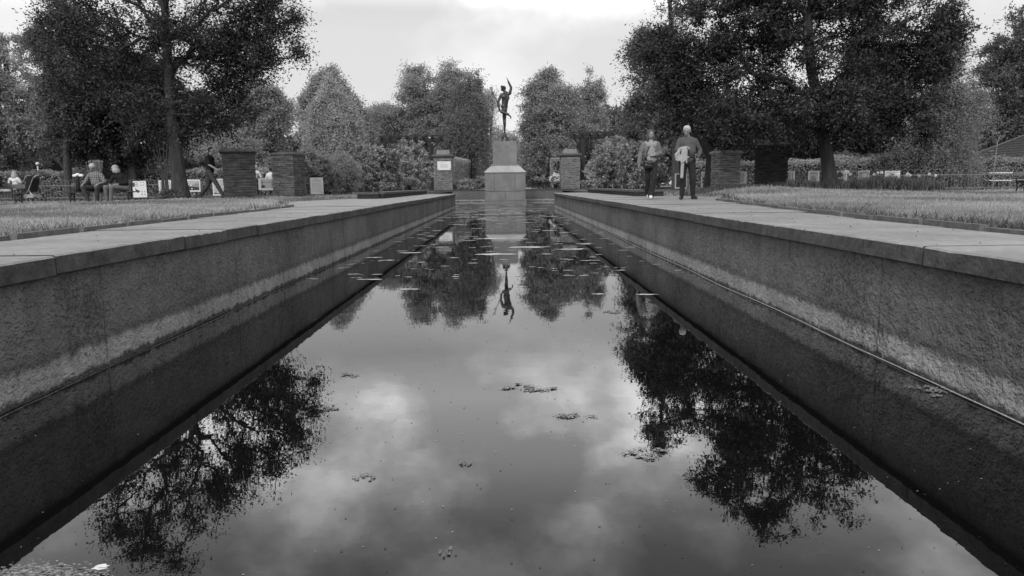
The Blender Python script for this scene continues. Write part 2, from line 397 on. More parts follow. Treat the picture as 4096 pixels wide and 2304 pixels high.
def zr(x, y):
    e = interp(y, ER); n = float(N1([[x, y, 0]])[0]) * 0.02
    return 0.05 * sm((x - e) / 0.8) + n * sm((x - e) / 0.8) + sm((x - e) / 1.6) * 0.16 * math.exp(-((x - 8.0) ** 2 / 7 + (y - 23.5) ** 2 / 16)) - 0.1 * sm((x - 13) / 4)
def lawn(name, edge, sgn, zf, label):
    ys = [-3, -1, 1, 2, 3, 4, 5] + [5 + 0.5 * k for k in range(1, 50)] + [30, 32, 34, 37, 40, 45, 50, 54.9]
    us = [0, 0.1, 0.25, 0.5, 0.8, 1.2, 1.8, 2.5, 3.3, 4.2, 5.2, 6.4, 7.8, 9.4, 11, 13, 16, 20, 28, 45, 90]
    V = []; F = []
    for y in ys:
        for u in us:
            x = interp(y, edge) + sgn * (u + 0.09); V.append((x, y, zf(x, y)))
    w = len(us)
    for i in range(len(ys) - 1):
        for j in range(w - 1):
            a = i * w + j; f = (a, a + 1, a + w + 1, a + w); F.append(f if sgn > 0 else f[::-1])
    me = bpy.data.meshes.new(name); me.from_pydata(V, [], F); me.update()
    me.polygons.foreach_set('use_smooth', [True] * len(F))
    o = link(name, me, 'turf'); return struct(o)
lawn('lawn', EL, -1, zl, None); lawn('lawn', ER, 1, zr, None)
# the ground sheet round the pool pit, out to the horizon
g = MB(); zg = -0.32
for x0, x1, y0, y1 in ((-900, -2.7, -200, 37.4), (2.5, 900, -200, 37.4), (-2.7, 2.5, -200, -3), (-900, -6.7, 37.4, 55.2), (6.5, 900, 37.4, 55.2), (-900, 900, 55.2, 1500)):
    g.poly([(x0, y0, zg), (x1, y0, zg), (x1, y1, zg), (x0, y1, zg)])
struct(g.build('ground', 'turf'))
g = MB(); g.poly([(-90, 55.25, 0.09), (90, 55.25, 0.09), (90, 300, 0.4), (-90, 300, 0.4)]); struct(g.build('far_lawn', 'turf'))
g = MB(); g.poly([(-2.2, 55.3, 0.105), (2.6, 55.3, 0.105), (2.2, 150, 0.24), (-1.6, 150, 0.24)]); struct(g.build('garden_path', 'gravel'))
for s_ in (-1, 1):
    g = MB(); x0, x1 = (-5.2, -4.0) if s_ < 0 else (4.1, 5.0)
    g.poly([(x0, 24.6, -.01), (x1, 24.6, -.01), (x1, 55, -.01), (x0, 55, -.01)]); struct(g.build('flower_bed', 'soil'))
# paving pocket where the side paths come in
for pts in ([(-3.98, 14.6), (-4.2, 14.8), (-4.9, 15.0), (-6.4, 20.9), (-5.6, 25.4), (-5.2, 28), (-3.98, 28)],
            [(3.98, 15.6), (4.6, 16.5), (5.4, 16.8), (6.4, 21.3), (5.7, 26.2), (5.3, 28.0), (3.98, 28)]):
    g = MB(); p3 = [(x, y, -0.006) for x, y in pts]; g.poly(p3 if pts[0][0] > 0 else p3[::-1]); struct(g.build('side_path', 'paving'))
# water
g = MB(); g.poly([(XL - 0.2, -3, WATER), (XR + 0.2, -3, WATER), (XR + 0.2, 37.7, WATER), (XL - 0.2, 37.7, WATER)])
g.poly([(-6.6, 37.7, WATER), (6.4, 37.7, WATER), (6.4, 55.3, WATER), (-6.6, 55.3, WATER)]); struct(g.build('water', 'water'))
g = MB(); g.poly([(-7, -3.1, -1.3), (7, -3.1, -1.3), (7, 55.6, -1.3), (-7, 55.6, -1.3)]); struct(g.build('pool_bed', 'soil'))

# channel walls
NW = SN(11, 3.0); NW2 = SN(12, 34.0, 24); NW3 = SN(13, 1.6)
def wallface(x, sgn, label):
    ys = np.unique(np.concatenate([np.arange(-3, 2, 0.1), np.arange(2, 9, 0.022), np.arange(9, 16, .06), np.arange(16, YEND + 0.01, 0.25), [YEND]])); zs = np.concatenate([[-1.28, -1.0], np.linspace(-.85, -0.10, 34)])
    Y, Z = np.meshgrid(ys, zs, indexing='ij'); Q = np.stack([np.zeros_like(Y), Y, Z], -1).reshape(-1, 3)
    pit = np.clip(NW2(Q) - .5, 0, 2) * np.clip(NW3(Q) + .2, 0, 1.2); d = NW(Q) * 0.006 + (NW2(Q) * 0.004 - sgn * 0 - pit * 0.009) * np.clip((16 - Q[:, 1]) / 6, 0, 1)
    V = np.stack([x + sgn * (d), Y.ravel(), Z.ravel()], 1); nz_ = len(zs)
    i, j = np.meshgrid(np.arange(len(ys) - 1), np.arange(nz_ - 1), indexing='ij'); a = (i * nz_ + j).ravel()
    F = np.stack([a, a + nz_, a + nz_ + 1, a + 1], 1)
    if sgn < 0: F = F[:, ::-1]
    me = fast_mesh('pool_wall', V, F); me.polygons.foreach_set('use_smooth', [True] * len(F))
    o = link('pool_wall', me, 'render_coat'); tag(o, label, 'wall')
    bx = MB(); bx.box((x - sgn * 0.16, 17.2, -0.7), (0.26, 40.4, 1.18)); bx.build('wall_core', 'mortar', o)
    return o
wallface(XL - 0.06, 1, 'stained rendered side wall of the long pool, below the left path')
wallface(XR + 0.06, -1, 'stained rendered side wall of the long pool, below the path the couple walk on')
# scum line and rope along the walls at the water
r_ = random.Random(5)
pts = []; y = 1.0
while y < 37.4:
    pts.append((XR + 0.045 + 0.008 * math.sin(y * 1.3) + r_.uniform(-.003, .003), y, WATER + 0.006 + 0.004 * math.sin(y * 2.1))); y += 0.25
tag(MB().tube(pts, 0.0032, 6).build('rope', 'rope'), 'thin pale rope lying along the waterline of the pool wall', 'rope')
pts = []; y = 1.0
while y < 37.4:
    pts.append((XL - 0.03 + 0.012 * math.sin(y * 2.3) + r_.uniform(-.006, .006), y, WATER + 0.002)); y += 0.2
tag(MB().tube(pts, 0.0012, 5).build('cable', 'scum_dark'), 'thin grimy line along the waterline of the left pool wall', 'cable')

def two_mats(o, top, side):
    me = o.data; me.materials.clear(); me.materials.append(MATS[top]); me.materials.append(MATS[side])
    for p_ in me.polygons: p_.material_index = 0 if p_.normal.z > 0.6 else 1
# coping and paving slabs
def chipped(mb, x0, x1, y0, y1, z0, z1, inner_sgn, rr):
    """slab whose pool edge is a little worn: a strip of vertices"""
    n = 14; ny = [y0 + (y1 - y0) * k / n for k in range(n + 1)]
    xi = x1 if inner_sgn > 0 else x0; xo = x0 if inner_sgn > 0 else x1; b = len(mb.v)
    for k, yy in enumerate(ny):
        w = rr.uniform(0, 0.007) + (0.012 if rr.random() < 0.08 else 0); dz = rr.uniform(0, .0025) + (0.006 if rr.random() < 0.06 else 0)
        if k in (0, n): w += 0.006
        mb.v += [(xo, yy, z1), (xi - inner_sgn * (0.008 + w), yy, z1 - dz), (xi - inner_sgn * w * 0.4, yy, z1 - 0.010 - dz), (xi - inner_sgn * rr.uniform(0, .004), yy, z0), (xo, yy, z0)]
    for k in range(n):
        for q in range(5):
            a = b + k * 5 + q; a2 = b + k * 5 + (q + 1) % 5; f = (a, a + 5, a2 + 5, a2); mb.f.append(f if inner_sgn < 0 else f[::-1])
    e0 = tuple(b + q for q in range(5)); e1 = tuple(b + n * 5 + q for q in range(5))
    mb.f += ([e0, e1[::-1]] if inner_sgn < 0 else [e0[::-1], e1])
for sgn, xin, kerb, name in ((-1, XL, KL, 'path'), (1, XR, KR, 'path')):
    root = empty(name); struct(root)
    rr = random.Random(21 + sgn)
    js = [4.16 - 1.7 * 4, 4.16 - 1.7 * 3, 4.16 - 1.7 * 2, 4.16 - 1.7, 4.16, 5.85, 6.72]
    while js[-1] < YEND - 2.0: js.append(js[-1] + (1.7 if rr.random() < 0.72 else 0.85))
    js.append(YEND)
    for a, b_ in zip(js[:-1], js[1:]):
        ym = (a + b_) / 2; xo = interp(ym, kerb) if ym < (14.8 if sgn < 0 else 16.6) else sgn * 3.97
        xo = xo - sgn * 0.015; mb = MB(); dz = rr.uniform(-0.004, 0.004); gap = rr.uniform(0.006, 0.010) * (1.0 if sgn < 0 else 1.3); xi = xin + rr.uniform(-.006, .006)
        x0, x1 = (xo, xi) if sgn < 0 else (xi, xo)
        chipped(mb, x0, x1, a + gap, b_ - gap, -0.108 + dz, dz, 1 if sgn < 0 else -1, rr)
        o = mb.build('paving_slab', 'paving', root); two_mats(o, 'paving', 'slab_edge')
    # bedding under the slabs
    x0, x1 = (-4.9, XL - 0.09) if sgn < 0 else (XR + 0.09, 5.2)
    MB().box(((x0 + x1) / 2, 17.2, -0.19), (x1 - x0, 40.3, 0.13)).build('bedding', 'mortar', root)
# low kerbstones between path and lawn
for sgn, kerb, lab in ((-1, KL, 'rough stone edging between the left path and the lawn with the benches'), (1, KR, 'rough stone edging curving between the couple and the lawn')):
    root = empty('kerb'); tag(root, lab, 'kerb'); rr = random.Random(5 + sgn)
    ys_end = kerb[-1][0]; y = -2.6
    while y < ys_end - 0.2:
        l_ = rr.uniform(0.8, 1.0); y2 = min(y + l_, ys_end); a = Vector((interp(y, kerb), y, 0)); b_ = Vector((interp(y2, kerb), y2, 0))
        d = b_ - a; c = (a + b_) / 2; c.x += sgn * (0.04 + rr.uniform(-.012, .012)); h = 0.032 + rr.uniform(-.01, .012)
        MB().box((c.x, c.y, h / 2 - 0.05), (0.075, d.length - 0.012, h + 0.1), R=Matrix.Rotation(-math.atan2(d.x, d.y) + rr.uniform(-.01, .01), 3, 'Z'), taper=0.93).build('kerbstone', 'kerbstone', root)
        y = y2
# walls round the wide basin and the low bed walls
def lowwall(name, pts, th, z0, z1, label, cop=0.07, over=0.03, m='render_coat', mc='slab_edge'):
    """run of straight walls with a coping; pts = list of (x, y)"""
    root = empty(name); tag(root, label, 'wall')
    f = MB(); c = MB()
    for (xa, ya), (xb, yb) in zip(pts[:-1], pts[1:]):
        d = Vector((xb - xa, yb - ya, 0)); R = Matrix.Rotation(math.atan2(d.y, d.x), 3, 'Z'); mid = ((xa + xb) / 2, (ya + yb) / 2)
        f.box((mid[0], mid[1], (z0 + z1 - cop) / 2), (d.length, th, z1 - cop - z0), R=R)
        nseg = max(1, round(d.length / 1.7)); u = d / nseg
        for k in range(nseg):
            cc = Vector((xa, ya, 0)) + u * (k + 0.5); c.box((cc.x, cc.y, z1 - cop / 2 + 0.001 * (k % 3)), (u.length - 0.012, th + 2 * over, cop), R=R)
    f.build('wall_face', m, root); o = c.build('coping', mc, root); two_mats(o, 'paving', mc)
    return root
lowwall('basin_wall', [(-6.5, YBACK + 0.15), (6.3, YBACK + 0.15)], 0.3, -1.2, 0.13, 'long low rendered wall behind the statue plinth at the far end of the water', 0.09)
lowwall('basin_wall', [(-6.65, 37.6), (-6.65, 55.2)], 0.28, -1.2, 0.07, 'rendered side wall of the wide basin left of the plinth')
lowwall('basin_wall', [(6.45, 37.6), (6.45, 55.2)], 0.28, -1.2, 0.07, 'rendered side wall of the wide basin right of the plinth')
lowwall('basin_wall', [(-6.5, 37.64), (XL - 0.2, 37.64)], 0.28, -1.2, -0.01, 'short front wall of the wide basin beyond the end of the left path')
lowwall('basin_wall', [(6.3, 37.64), (XR + 0.2, 37.64)], 0.28, -1.2, -0.01, 'short front wall of the wide basin beyond the end of the right path')
lowwall('bed_wall', [(-4.85, 24.35), (-4.15, 24.35), (-4.12, 37.3)], 0.26, -0.2, 0.21, 'low dark coped wall of the flower bed beside the left path, before the big round shrub', 0.075, m='mortar')
lowwall('bed_wall', [(4.95, 23.6), (4.2, 23.6), (4.2, 37.3)], 0.26, -0.2, 0.20, 'low dark coped wall of the flower bed behind the woman in the denim jacket', 0.075, m='mortar')
lowwall('bed_wall', [(-14, YBACK - 0.2), (-6.9, YBACK - 0.2)], 0.3, -0.2, 0.16, 'low wall continuing left from the basin behind the shrubs', 0.08)
lowwall('bed_wall', [(14, YBACK - 0.2), (6.7, YBACK - 0.2)], 0.3, -0.2, 0.16, 'low wall continuing right from the basin behind the shrubs', 0.08)

# grass blades as ground cover
def blades(name, edge, sgn, zf, n, seed, m, hmin, hmax, region=None, lean=0.5):
    rg = np.random.default_rng(seed); y = np.exp(rg.uniform(math.log(3.2), math.log(36), n))
    e = np.interp(y, [a for a, b in edge], [b for a, b in edge])
    lim = 0.80 * y + 2.0; u = rg.uniform(0, 1, n) ** 1.0
    x = e + sgn * (0.07 + u * np.maximum(lim - np.abs(e), 0.3)); ok = (np.abs(x) < lim)
    Q = np.stack([x, y, 0 * x], 1); pt = SN(seed + 5, 2.2)(Q); pt2 = SN(seed + 6, 0.7)(Q)
    ok &= rg.uniform(-1.6, 1.4, n) < pt + 0.9
    if region is not None: ok &= region(x, y)
    x, y, pt, pt2, e = x[ok], y[ok], pt[ok], pt2[ok], e[ok]; n = len(x)
    z = np.array([zf(a, b_) for a, b_ in zip(x, y)])
    far = np.clip(y / 9, 1, 4); h = rg.uniform(hmin, hmax, n) * (1 + 0.25 * pt) * np.clip(0.8 + 0.2 * far, 1, 1.3)
    h *= np.where(rg.uniform(0, 1, n) < 0.06, 1.6, 1.0)
    w = 0.006 * far * rg.uniform(0.7, 1.4, n)
    th = rg.uniform(0, 6.28, n); side = np.stack([np.cos(th), np.sin(th), 0 * th], 1)
    ph = rg.uniform(0, 6.28, n); ln = np.stack([np.cos(ph), np.sin(ph), 0 * ph], 1) * (h * rg.uniform(0.1, lean, n))[:, None]
    b0 = np.stack([x, y, z - 0.01], 1); up = np.array([0, 0, 1.0])
    m1 = b0 + up * (h * 0.55)[:, None] + ln * 0.35; tp = b0 + up * h[:, None] + ln
    W = side * w[:, None]
    V = np.stack([b0 - W, b0 + W, m1 + W * 0.8, m1 - W * 0.8, tp + W * 0.15, tp - W * 0.15], 1).reshape(-1, 3)
    i = np.arange(n) * 6; F = np.concatenate([np.stack([i, i + 1, i + 2, i + 3], 1), np.stack([i + 3, i + 2, i + 4, i + 5], 1)])
    v = np.clip(0.5 + 0.3 * pt + 0.3 * pt2 + rg.normal(0, 0.18, n), 0, 1); v = np.concatenate([v, v])
    o = link(name, fast_mesh(name, V, F, 4, v), m); o['kind'] = 'stuff'; return o
blades('grass', EL, -1, zl, 300000, 31, 'blade', 0.015, 0.045)
blades('grass', ER, 1, zr, 330000, 32, 'blade', 0.02, 0.052)
# long unmown tufts leaning over the kerbs
blades('grass_tufts', EL, -1, zl, 60000, 33, 'blade_dark', 0.045, 0.085, lambda x, y: (np.abs(x - np.interp(y, [a for a, b in EL], [b for a, b in EL])) < 0.22) & (y < 30), 1.0)
blades('grass_tufts', ER, 1, zr, 90000, 34, 'blade_dark', 0.05, 0.10, lambda x, y: (np.abs(x - np.interp(y, [a for a, b in ER], [b for a, b in ER])) < 0.26) & (y < 30), 1.0)
# ---------------------------------------------------------------- trees
def E(x0, x1, y0, y1, d, dr=0.9, w=None):
    """crown lobe from its outline in the survey (display px of a 2576 wide frame) at distance d: centre, radii, weight"""
    a = P(x0 * K, (y0 + y1) / 2 * K, d); b = P(x1 * K, (y0 + y1) / 2 * K, d); t = P((x0 + x1) / 2 * K, y0 * K, d); u = P((x0 + x1) / 2 * K, y1 * K, d)
    rx = abs(b.x - a.x) / 2; rz = abs(t.z - u.z) / 2
    return ((a.x + b.x) / 2, d, (t.z + u.z) / 2, rx, rx * dr, rz, w if w else rx * rx * rz)

def sample_crown(lobes, n, seed, shell=0.36, rough=0.22, gaps=0.0, sub=0):
    rg = np.random.default_rng(seed)
    if sub:
        out = []
        for l in lobes:
            out.append((l[0], l[1], l[2], l[3] * .86, l[4] * .86, l[5] * .88, l[6] * .6)); ns = int(sub)
            for q in range(ns):
                dv = unit(rg.normal(size=3) * np.array([1, 1, 1.0]) + np.array([0, 0, .25])); k_ = rg.uniform(.20, .38)
                out.append((l[0] + dv[0] * l[3] * (1 - k_ * .5), l[1] + dv[1] * l[4] * (1 - k_ * .5), l[2] + dv[2] * l[5] * (1 - k_ * .5), l[3] * k_, l[4] * k_, l[5] * k_ * rg.uniform(.8, 1.3), l[6] * .45 / ns * 1.5))
        lobes = out
    W = np.array([l[6] for l in lobes]); W = W / W.sum(); k = rg.choice(len(lobes), n, p=W)
    Lb = np.array([l[:6] for l in lobes]); d = unit(rg.normal(size=(n, 3))); r = rg.uniform(0.02, 1, n) ** shell
    nz_ = SN(seed + 1, 2.4); r = r * (1 + rough * nz_(d * 1.6 + k[:, None] * 3.1))
    C = Lb[k, :3] + d * r[:, None] * Lb[k, 3:6]
    if gaps:
        g_ = SN(seed + 2, 1.0)(C * 0.9); keep = g_ > -1.2 + gaps; C = C[keep]; d = d[keep]
    return C, d

def skeleton(trunk, C, step=0.5, rg=None, alpha=0.35):
    """Prim-Dijkstra style growth from the trunk polyline to every clump centre"""
    pos = []; par = []; plen = []
    for i in range(len(trunk) - 1):
        a = np.array(trunk[i]); b = np.array(trunk[i + 1]); m_ = max(1, int(np.linalg.norm(b - a) / step))
        for q in range(m_): pos.append(a + (b - a) * q / m_)
    pos.append(np.array(trunk[-1])); n0 = len(pos)
    par = [-1] + list(range(n0 - 1)); plen = [0.0] * n0
    cap = n0 + len(C) * 14; PP = np.zeros((cap, 3)); PP[:n0] = pos; PL = np.zeros(cap); cnt = n0
    T = np.array(pos); lo = min(n0 - 1, max(1, int(n0 * 0.55)))
    PL[:lo] = 2.5
    order = np.argsort(np.min(np.linalg.norm(C[:, None] - T[None], axis=2), axis=1)); tips = []
    for ci in order:
        c = C[ci]; dv = c - PP[:cnt]; dist = np.linalg.norm(dv, axis=1)
        cost = dist + alpha * PL[:cnt] + 0.5 * np.maximum(0, -dv[:, 2])
        j = int(np.argmin(cost)); p = PP[j].copy(); L_ = dist[j]; m_ = int(min(12, max(1, round(L_ / step)))); prev = j
        off = rg.normal(size=3) * 0.10 * L_
        for q in range(1, m_ + 1):
            t = q / m_; x = p + (c - p) * t + off * math.sin(math.pi * t) + np.array([0, 0, 0.10 * L_ * math.sin(math.pi * t)]) + (rg.normal(size=3) * 0.03 if q < m_ else 0)
            PP[cnt] = x; PL[cnt] = PL[prev] + L_ / m_ * 0.6; par.append(prev); prev = cnt; cnt += 1
        tips.append(prev)
    return PP[:cnt], np.array(par), n0, tips

def limbs_mesh(name, PP, par, n0, tr0, tr1, tip=0.012, k=6, ex=2.35):
    n = len(PP); R = np.zeros(n); kids = np.zeros(n)
    for i in range(n - 1, 0, -1):
        if R[i] == 0: R[i] = tip ** ex
        R[par[i]] += R[i]
    R = R ** (1 / ex)
    tt = np.linspace(0, 1, n0); R[:n0] = np.maximum(np.minimum(R[:n0], tr0), tr0 + (tr1 - tr0) * tt)
    R[n0:] = np.minimum(R[n0:], tr0 * 0.55)
    idx = np.arange(max(n0, 1), n); a = PP[par[idx]]; b = PP[idx]; ra = np.minimum(R[par[idx]], R[idx] * 1.35); rb = R[idx]
    d = unit(b - a); h = np.where(np.abs(d[:, 2:3]) < 0.9, np.array([[0, 0, 1.0]]), np.array([[1.0, 0, 0]])); u = unit(np.cross(d, h)); w = np.cross(d, u)
    th = np.arange(k) * 2 * math.pi / k; ring = u[:, None] * np.cos(th)[None, :, None] + w[:, None] * np.sin(th)[None, :, None]
    A = a[:, None] - d[:, None] * (ra * 0.3)[:, None, None] + ring * ra[:, None, None]; B = b[:, None] + ring * rb[:, None, None]
    V = np.concatenate([A, B], 1).reshape(-1, 3); m_ = len(idx); base = np.arange(m_)[:, None] * 2 * k; j = np.arange(k)[None]
    F = np.stack([base + j, base + (j + 1) % k, base + k + (j + 1) % k, base + k + j], 2).reshape(-1, 4)
    return fast_mesh(name, V, F), R

def foliage(name, C, D, per, leaf, rg, twigs=5, tl=0.7, droop=0.25, aspect=0.5, jit=0.07, crown_c=None, up=0.4):
    """each clump is a handful of twigs with leaves strung along them"""
    n = len(C); nt_ = n * twigs
    td = unit(np.repeat(D, twigs, 0) * 0.7 + rg.normal(size=(nt_, 3)) * np.array([0.9, 0.9, 0.5]) + np.array([0, 0, 0.1 - droop])); tL = tl * rg.uniform(0.45, 1.2, nt_)
    o = np.repeat(C, twigs, 0) - td * (tL * 0.35)[:, None]
    m_ = max(1, per // twigs); t = rg.uniform(0, 1, (nt_, m_)); sag = droop * tL[:, None] * t * t * 0.8
    Q = o[:, None] + td[:, None] * (t * tL[:, None])[:, :, None] - np.array([0, 0, 1.0]) * sag[:, :, None]
    Q = Q + rg.normal(size=Q.shape) * jit
    dirs = np.broadcast_to(td[:, None], Q.shape).reshape(-1, 3); cl = np.repeat(rg.uniform(0, 1, n), twigs * m_)
    val = 0.45 * cl + 0.55 * rg.uniform(0, 1, nt_ * m_)
    return leaves_mesh(name, Q.reshape(-1, 3), leaf, rg, val, up, dirs, aspect)

def trunk_obj(pts, r0, r1, m, parent, flare=1.5, k=14, seed=0):
    """tapered, slightly fluted trunk"""
    pts = [Vector(p) for p in pts]; n = 16; mb = MB(); rr = random.Random(seed); ph = rr.uniform(0, 6)
    path = []
    for i in range(n + 1):
        s = i / n * (len(pts) - 1); q = min(int(s), len(pts) - 2); path.append(pts[q].lerp(pts[q + 1], s - q))
    rad = []
    for i, p in enumerate(path):
        t = i / n; rad.append((r0 + (r1 - r0) * t) * (1 + (flare - 1) * math.exp(-(p - path[0]).length / (r0 * 1.6))))
    path[0].z -= 0.15; mb.tube(path, rad, k, False)
    for i in range(len(mb.v)):
        j = i % k; lv = i // k; c = path[lv]; f = 1 + 0.07 * math.sin(3 * 2 * math.pi * j / k + ph) * math.exp(-lv / 5) + 0.04 * math.sin(5 * 2 * math.pi * j / k + lv * 0.4 + ph)
        mb.v[i] = tuple(c + (Vector(mb.v[i]) - c) * f)
    return mb.build('trunk', m, parent, True)

def tree(name, label, base, trunk, lobes, n, per, leaf, lm, bm, r0, seed, group=None, twigs=5, tl=0.7, droop=0.25, shell=0.36, rough=0.22, gaps=0.0, aspect=0.5, jit=0.07, step=0.55, tip=0.012, alpha=0.35, k=5, up=0.4, cat='tree', sub=9):
    rg = np.random.default_rng(seed); root = empty(name, base, 0, label, cat, group); B = Vector(base)
    C, D = sample_crown(lobes, n, seed, shell, rough, gaps, sub)
    C[:, 2] = np.maximum(C[:, 2], B.z + 0.5)
    Bn = np.array(base)
    tr = [tuple(Vector(p) - B) for p in trunk]
    PP, par, n0, tips = skeleton(tr, C - Bn, step, rg, alpha)
    me, R = limbs_mesh('limbs', PP, par, n0, r0, r0 * 0.4, tip, k)
    link('limbs', me, bm, root)
    trunk_obj(tr, r0, max(r0 * 0.42, R[n0 - 1]), bm, root, seed=seed)
    link('crown', foliage('crown', C - Bn, D, per, leaf, rg, twigs, tl, droop, aspect, jit, up=up), lm, root)
    return root

# --- the two dark copper trees that frame the pool
tb = G(455 * K, 502 * K, -0.02); tb.z = 0.0; D1 = tb.y = 24.6; tb.x = P(455 * K, 744, D1).x
def tp(x, y, d): p = P(x * K, y * K, d); return tuple(p)
tree('copper_tree', 'large near black copper-leaved tree leaning over the lawn behind the bench couple', tuple(tb),
     [tuple(tb), tp(445, 400, D1), tp(432, 290, D1), tp(425, 180, D1), tp(415, 60, D1)],
     [E(150, 640, -240, 330, D1, 0.85, 1.5), E(230, 600, 150, 395, D1, 0.8, 0.9), E(420, 770, -120, 170, D1, 0.6, 0.75), E(95, 330, -60, 260, D1, .8, 0.75), E(120, 470, -420, 0, D1, 0.9, 0.9), E(60, 360, -330, 20, D1, .8, .5), E(300, 640, -330, 40, D1, .8, .75), E(280, 520, 20, 200, D1, .8, .3), E(450, 660, 110, 290, D1, .5, .3), E(590, 780, -60, 190, D1, .6, .5), E(560, 720, 60, 240, D1, .5, .25), E(430, 640, 220, 350, D1, .6, .3), E(500, 720, -180, 60, D1, .6, .5), E(530, 650, 60, 215, D1, .6, .35), E(610, 730, -40, 160, D1, .5, .3)],
     1700, 57, 0.10, 'leaf_copper', 'bark_dark', 0.235, 41, 'dark trees beside the pool', twigs=9, tl=0.9, droop=0.12, shell=0.7, rough=0.3, gaps=0.0, jit=0.09, sub=5, tip=0.013, aspect=0.42)
D2 = 23.5; tb2 = P(2092 * K, 744, D2); tb2.z = 0.06
tree('copper_tree', 'large near black copper-leaved tree rising from the long grass by the daffodils', tuple(tb2),
     [tuple(tb2), tp(2078, 380, D2), tp(2062, 270, D2), tp(2040, 170, D2), tp(2030, 40, D2)],
     [E(1650, 2060, -100, 350, D2, .85, 1.4), E(1980, 2400, -180, 300, D2, .85, 1.4), E(1800, 2260, -330, 60, D2, .9, 1.1), E(1700, 2180, 190, 375, D2, .7, 0.9), E(2150, 2400, 150, 370, D2, .6, .3), E(1640, 1800, 60, 300, D2, .6, .35)],
     1700, 99, 0.105, 'leaf_copper', 'bark_dark', 0.21, 42, 'dark trees beside the pool', twigs=9, tl=0.9, droop=0.15, shell=0.55, rough=0.28, gaps=0.0, jit=0.08, sub=5, tip=0.013, aspect=0.42)

# --- mid distance
def simple(name, label, px, d, lobes, n, per, leaf, lm, bm, r0, seed, zb=0.0, toppx=None, top=0.75, **kw):
    b = P(px * K, 744, d); b.z = zb; zt = max(l[2] + l[5] * top * 0.9 for l in lobes); cx = sum(l[0] for l in lobes) / len(lobes)
    tr = [tuple(b), (b.x * 0.7 + cx * 0.3 + 0.1, d, zb + (zt - zb) * 0.4), (b.x * 0.3 + cx * 0.7, d, zt * 0.97)]
    return tree(name, label, tuple(b), tr, lobes, n, per, leaf, lm, bm, r0, seed, **kw)
BG = 'park trees beyond the hedges'
simple('broadleaf_tree', 'grey-green broadleaf filling the top left corner behind the pavilion roof', 30, 44, [E(-190, 160, 40, 420, 44), E(-120, 120, 200, 430, 44), E(60, 190, 230, 400, 44, .8)], 577, 166, 0.159, 'leaf_mid', 'bark', 0.3, 51, group=BG, tl=1.3, gaps=.15, jit=.12)
simple('broadleaf_tree', 'tall slim small-leaved tree between the corner broadleaf and the copper tree', 170, 36, [E(85, 240, -20, 260, 36), E(95, 220, 130, 340, 36)], 357, 122, 0.104, 'leaf_dark', 'bark', 0.2, 52, group=BG, tl=1.0, gaps=.35, jit=.1)
simple('broadleaf_tree', 'dense black-green tree with a bare pale trunk behind the seated couple', 333, 37, [E(170, 480, 120, 400, 37), E(120, 350, 230, 420, 37), E(360, 470, 250, 400, 37)], 715, 175, 0.134, 'leaf_copper', 'bark', 0.28, 53, group=BG, tl=1.1, jit=.1)
simple('broadleaf_tree', 'dark round tree just above the walking man in black', 655, 62, [E(585, 735, 205, 390, 62), E(600, 720, 290, 430, 62)], 453, 140, 0.184, 'leaf_mid', 'bark', 0.3, 54, group=BG, tl=1.5, rough=.15, jit=.16, shell=.3)
simple('broadleaf_tree', 'dark domed tree top behind the feathery grey tree', 815, 76, [E(742, 900, 190, 410, 76), E(765, 870, 172, 330, 76), E(840, 940, 250, 420, 76)], 453, 140, 0.220, 'leaf_mid', 'bark', 0.3, 55, group=BG, tl=1.7, rough=.16, jit=.2, shell=.3)
simple('birch_tree', 'pale feathery tree with hanging twigs left of the round shrub', 830, 50, [E(775, 900, 235, 460, 50), E(790, 870, 200, 330, 50), E(750, 850, 350, 470, 50)], 453, 166, 0.134, 'leaf_pale', 'bark', 0.15, 56, group=BG, tl=1.6, droop=.8, jit=.1, rough=.2)
simple('broadleaf_tree', 'low hazy tree in the gap left of the pergola', 930, 92, [E(855, 1030, 272, 440, 92), E(890, 1010, 285, 420, 92)], 302, 140, 0.257, 'leaf_mid', 'bark', 0.3, 57, group=BG, tl=2.2, jit=.25)
simple('broadleaf_tree', 'broad twiggy tree crown directly above the left pergola', 1070, 80, [E(975, 1150, 170, 340, 80), E(945, 1120, 230, 410, 80), E(1050, 1200, 168, 350, 80), E(935, 1040, 260, 390, 80), E(1090, 1200, 210, 390, 80)], 577, 148, 0.196, 'leaf_mid', 'bark', 0.4, 58, group=BG, tl=2.0, gaps=.3, jit=.2, rough=.25)
simple('birch_tree', 'tall weeping tree with curtains of leaves left of the statue', 1190, 72, [E(1130, 1228, 192, 340, 72), E(1105, 1238, 270, 415, 72), E(1165, 1212, 176, 270, 72)], 522, 175, 0.159, 'leaf_weep', 'bark', 0.3, 59, group=BG, tl=2.6, droop=1.0, jit=.13, rough=.2)
simple('broadleaf_tree', 'bright airy tree seen straight behind the statue', 1225, 110, [E(1205, 1250, 225, 340, 110, 1, 2), E(1225, 1310, 335, 440, 110)], 357, 122, 0.257, 'leaf_pale', 'bark', 0.3, 60, group=BG, tl=2.6, gaps=.5, jit=.3)
simple('broadleaf_tree', 'tall pointed dark tree right of the statue', 1375, 76, [E(1306, 1450, 205, 370, 76), E(1340, 1425, 172, 300, 76), E(1298, 1440, 290, 440, 76)], 590, 157, 0.202, 'leaf_mid', 'bark', 0.4, 61, group=BG, tl=1.9, jit=.18, rough=.2, shell=.3)
simple('broadleaf_tree', 'open crowned tree with sky showing between its boughs right of the pointed tree', 1478, 82, [E(1420, 1510, 185, 330, 82), E(1430, 1535, 250, 390, 82)], 288, 140, 0.208, 'leaf_mid', 'bark', 0.3, 62, group=BG, tl=1.7, gaps=.45, jit=.2)
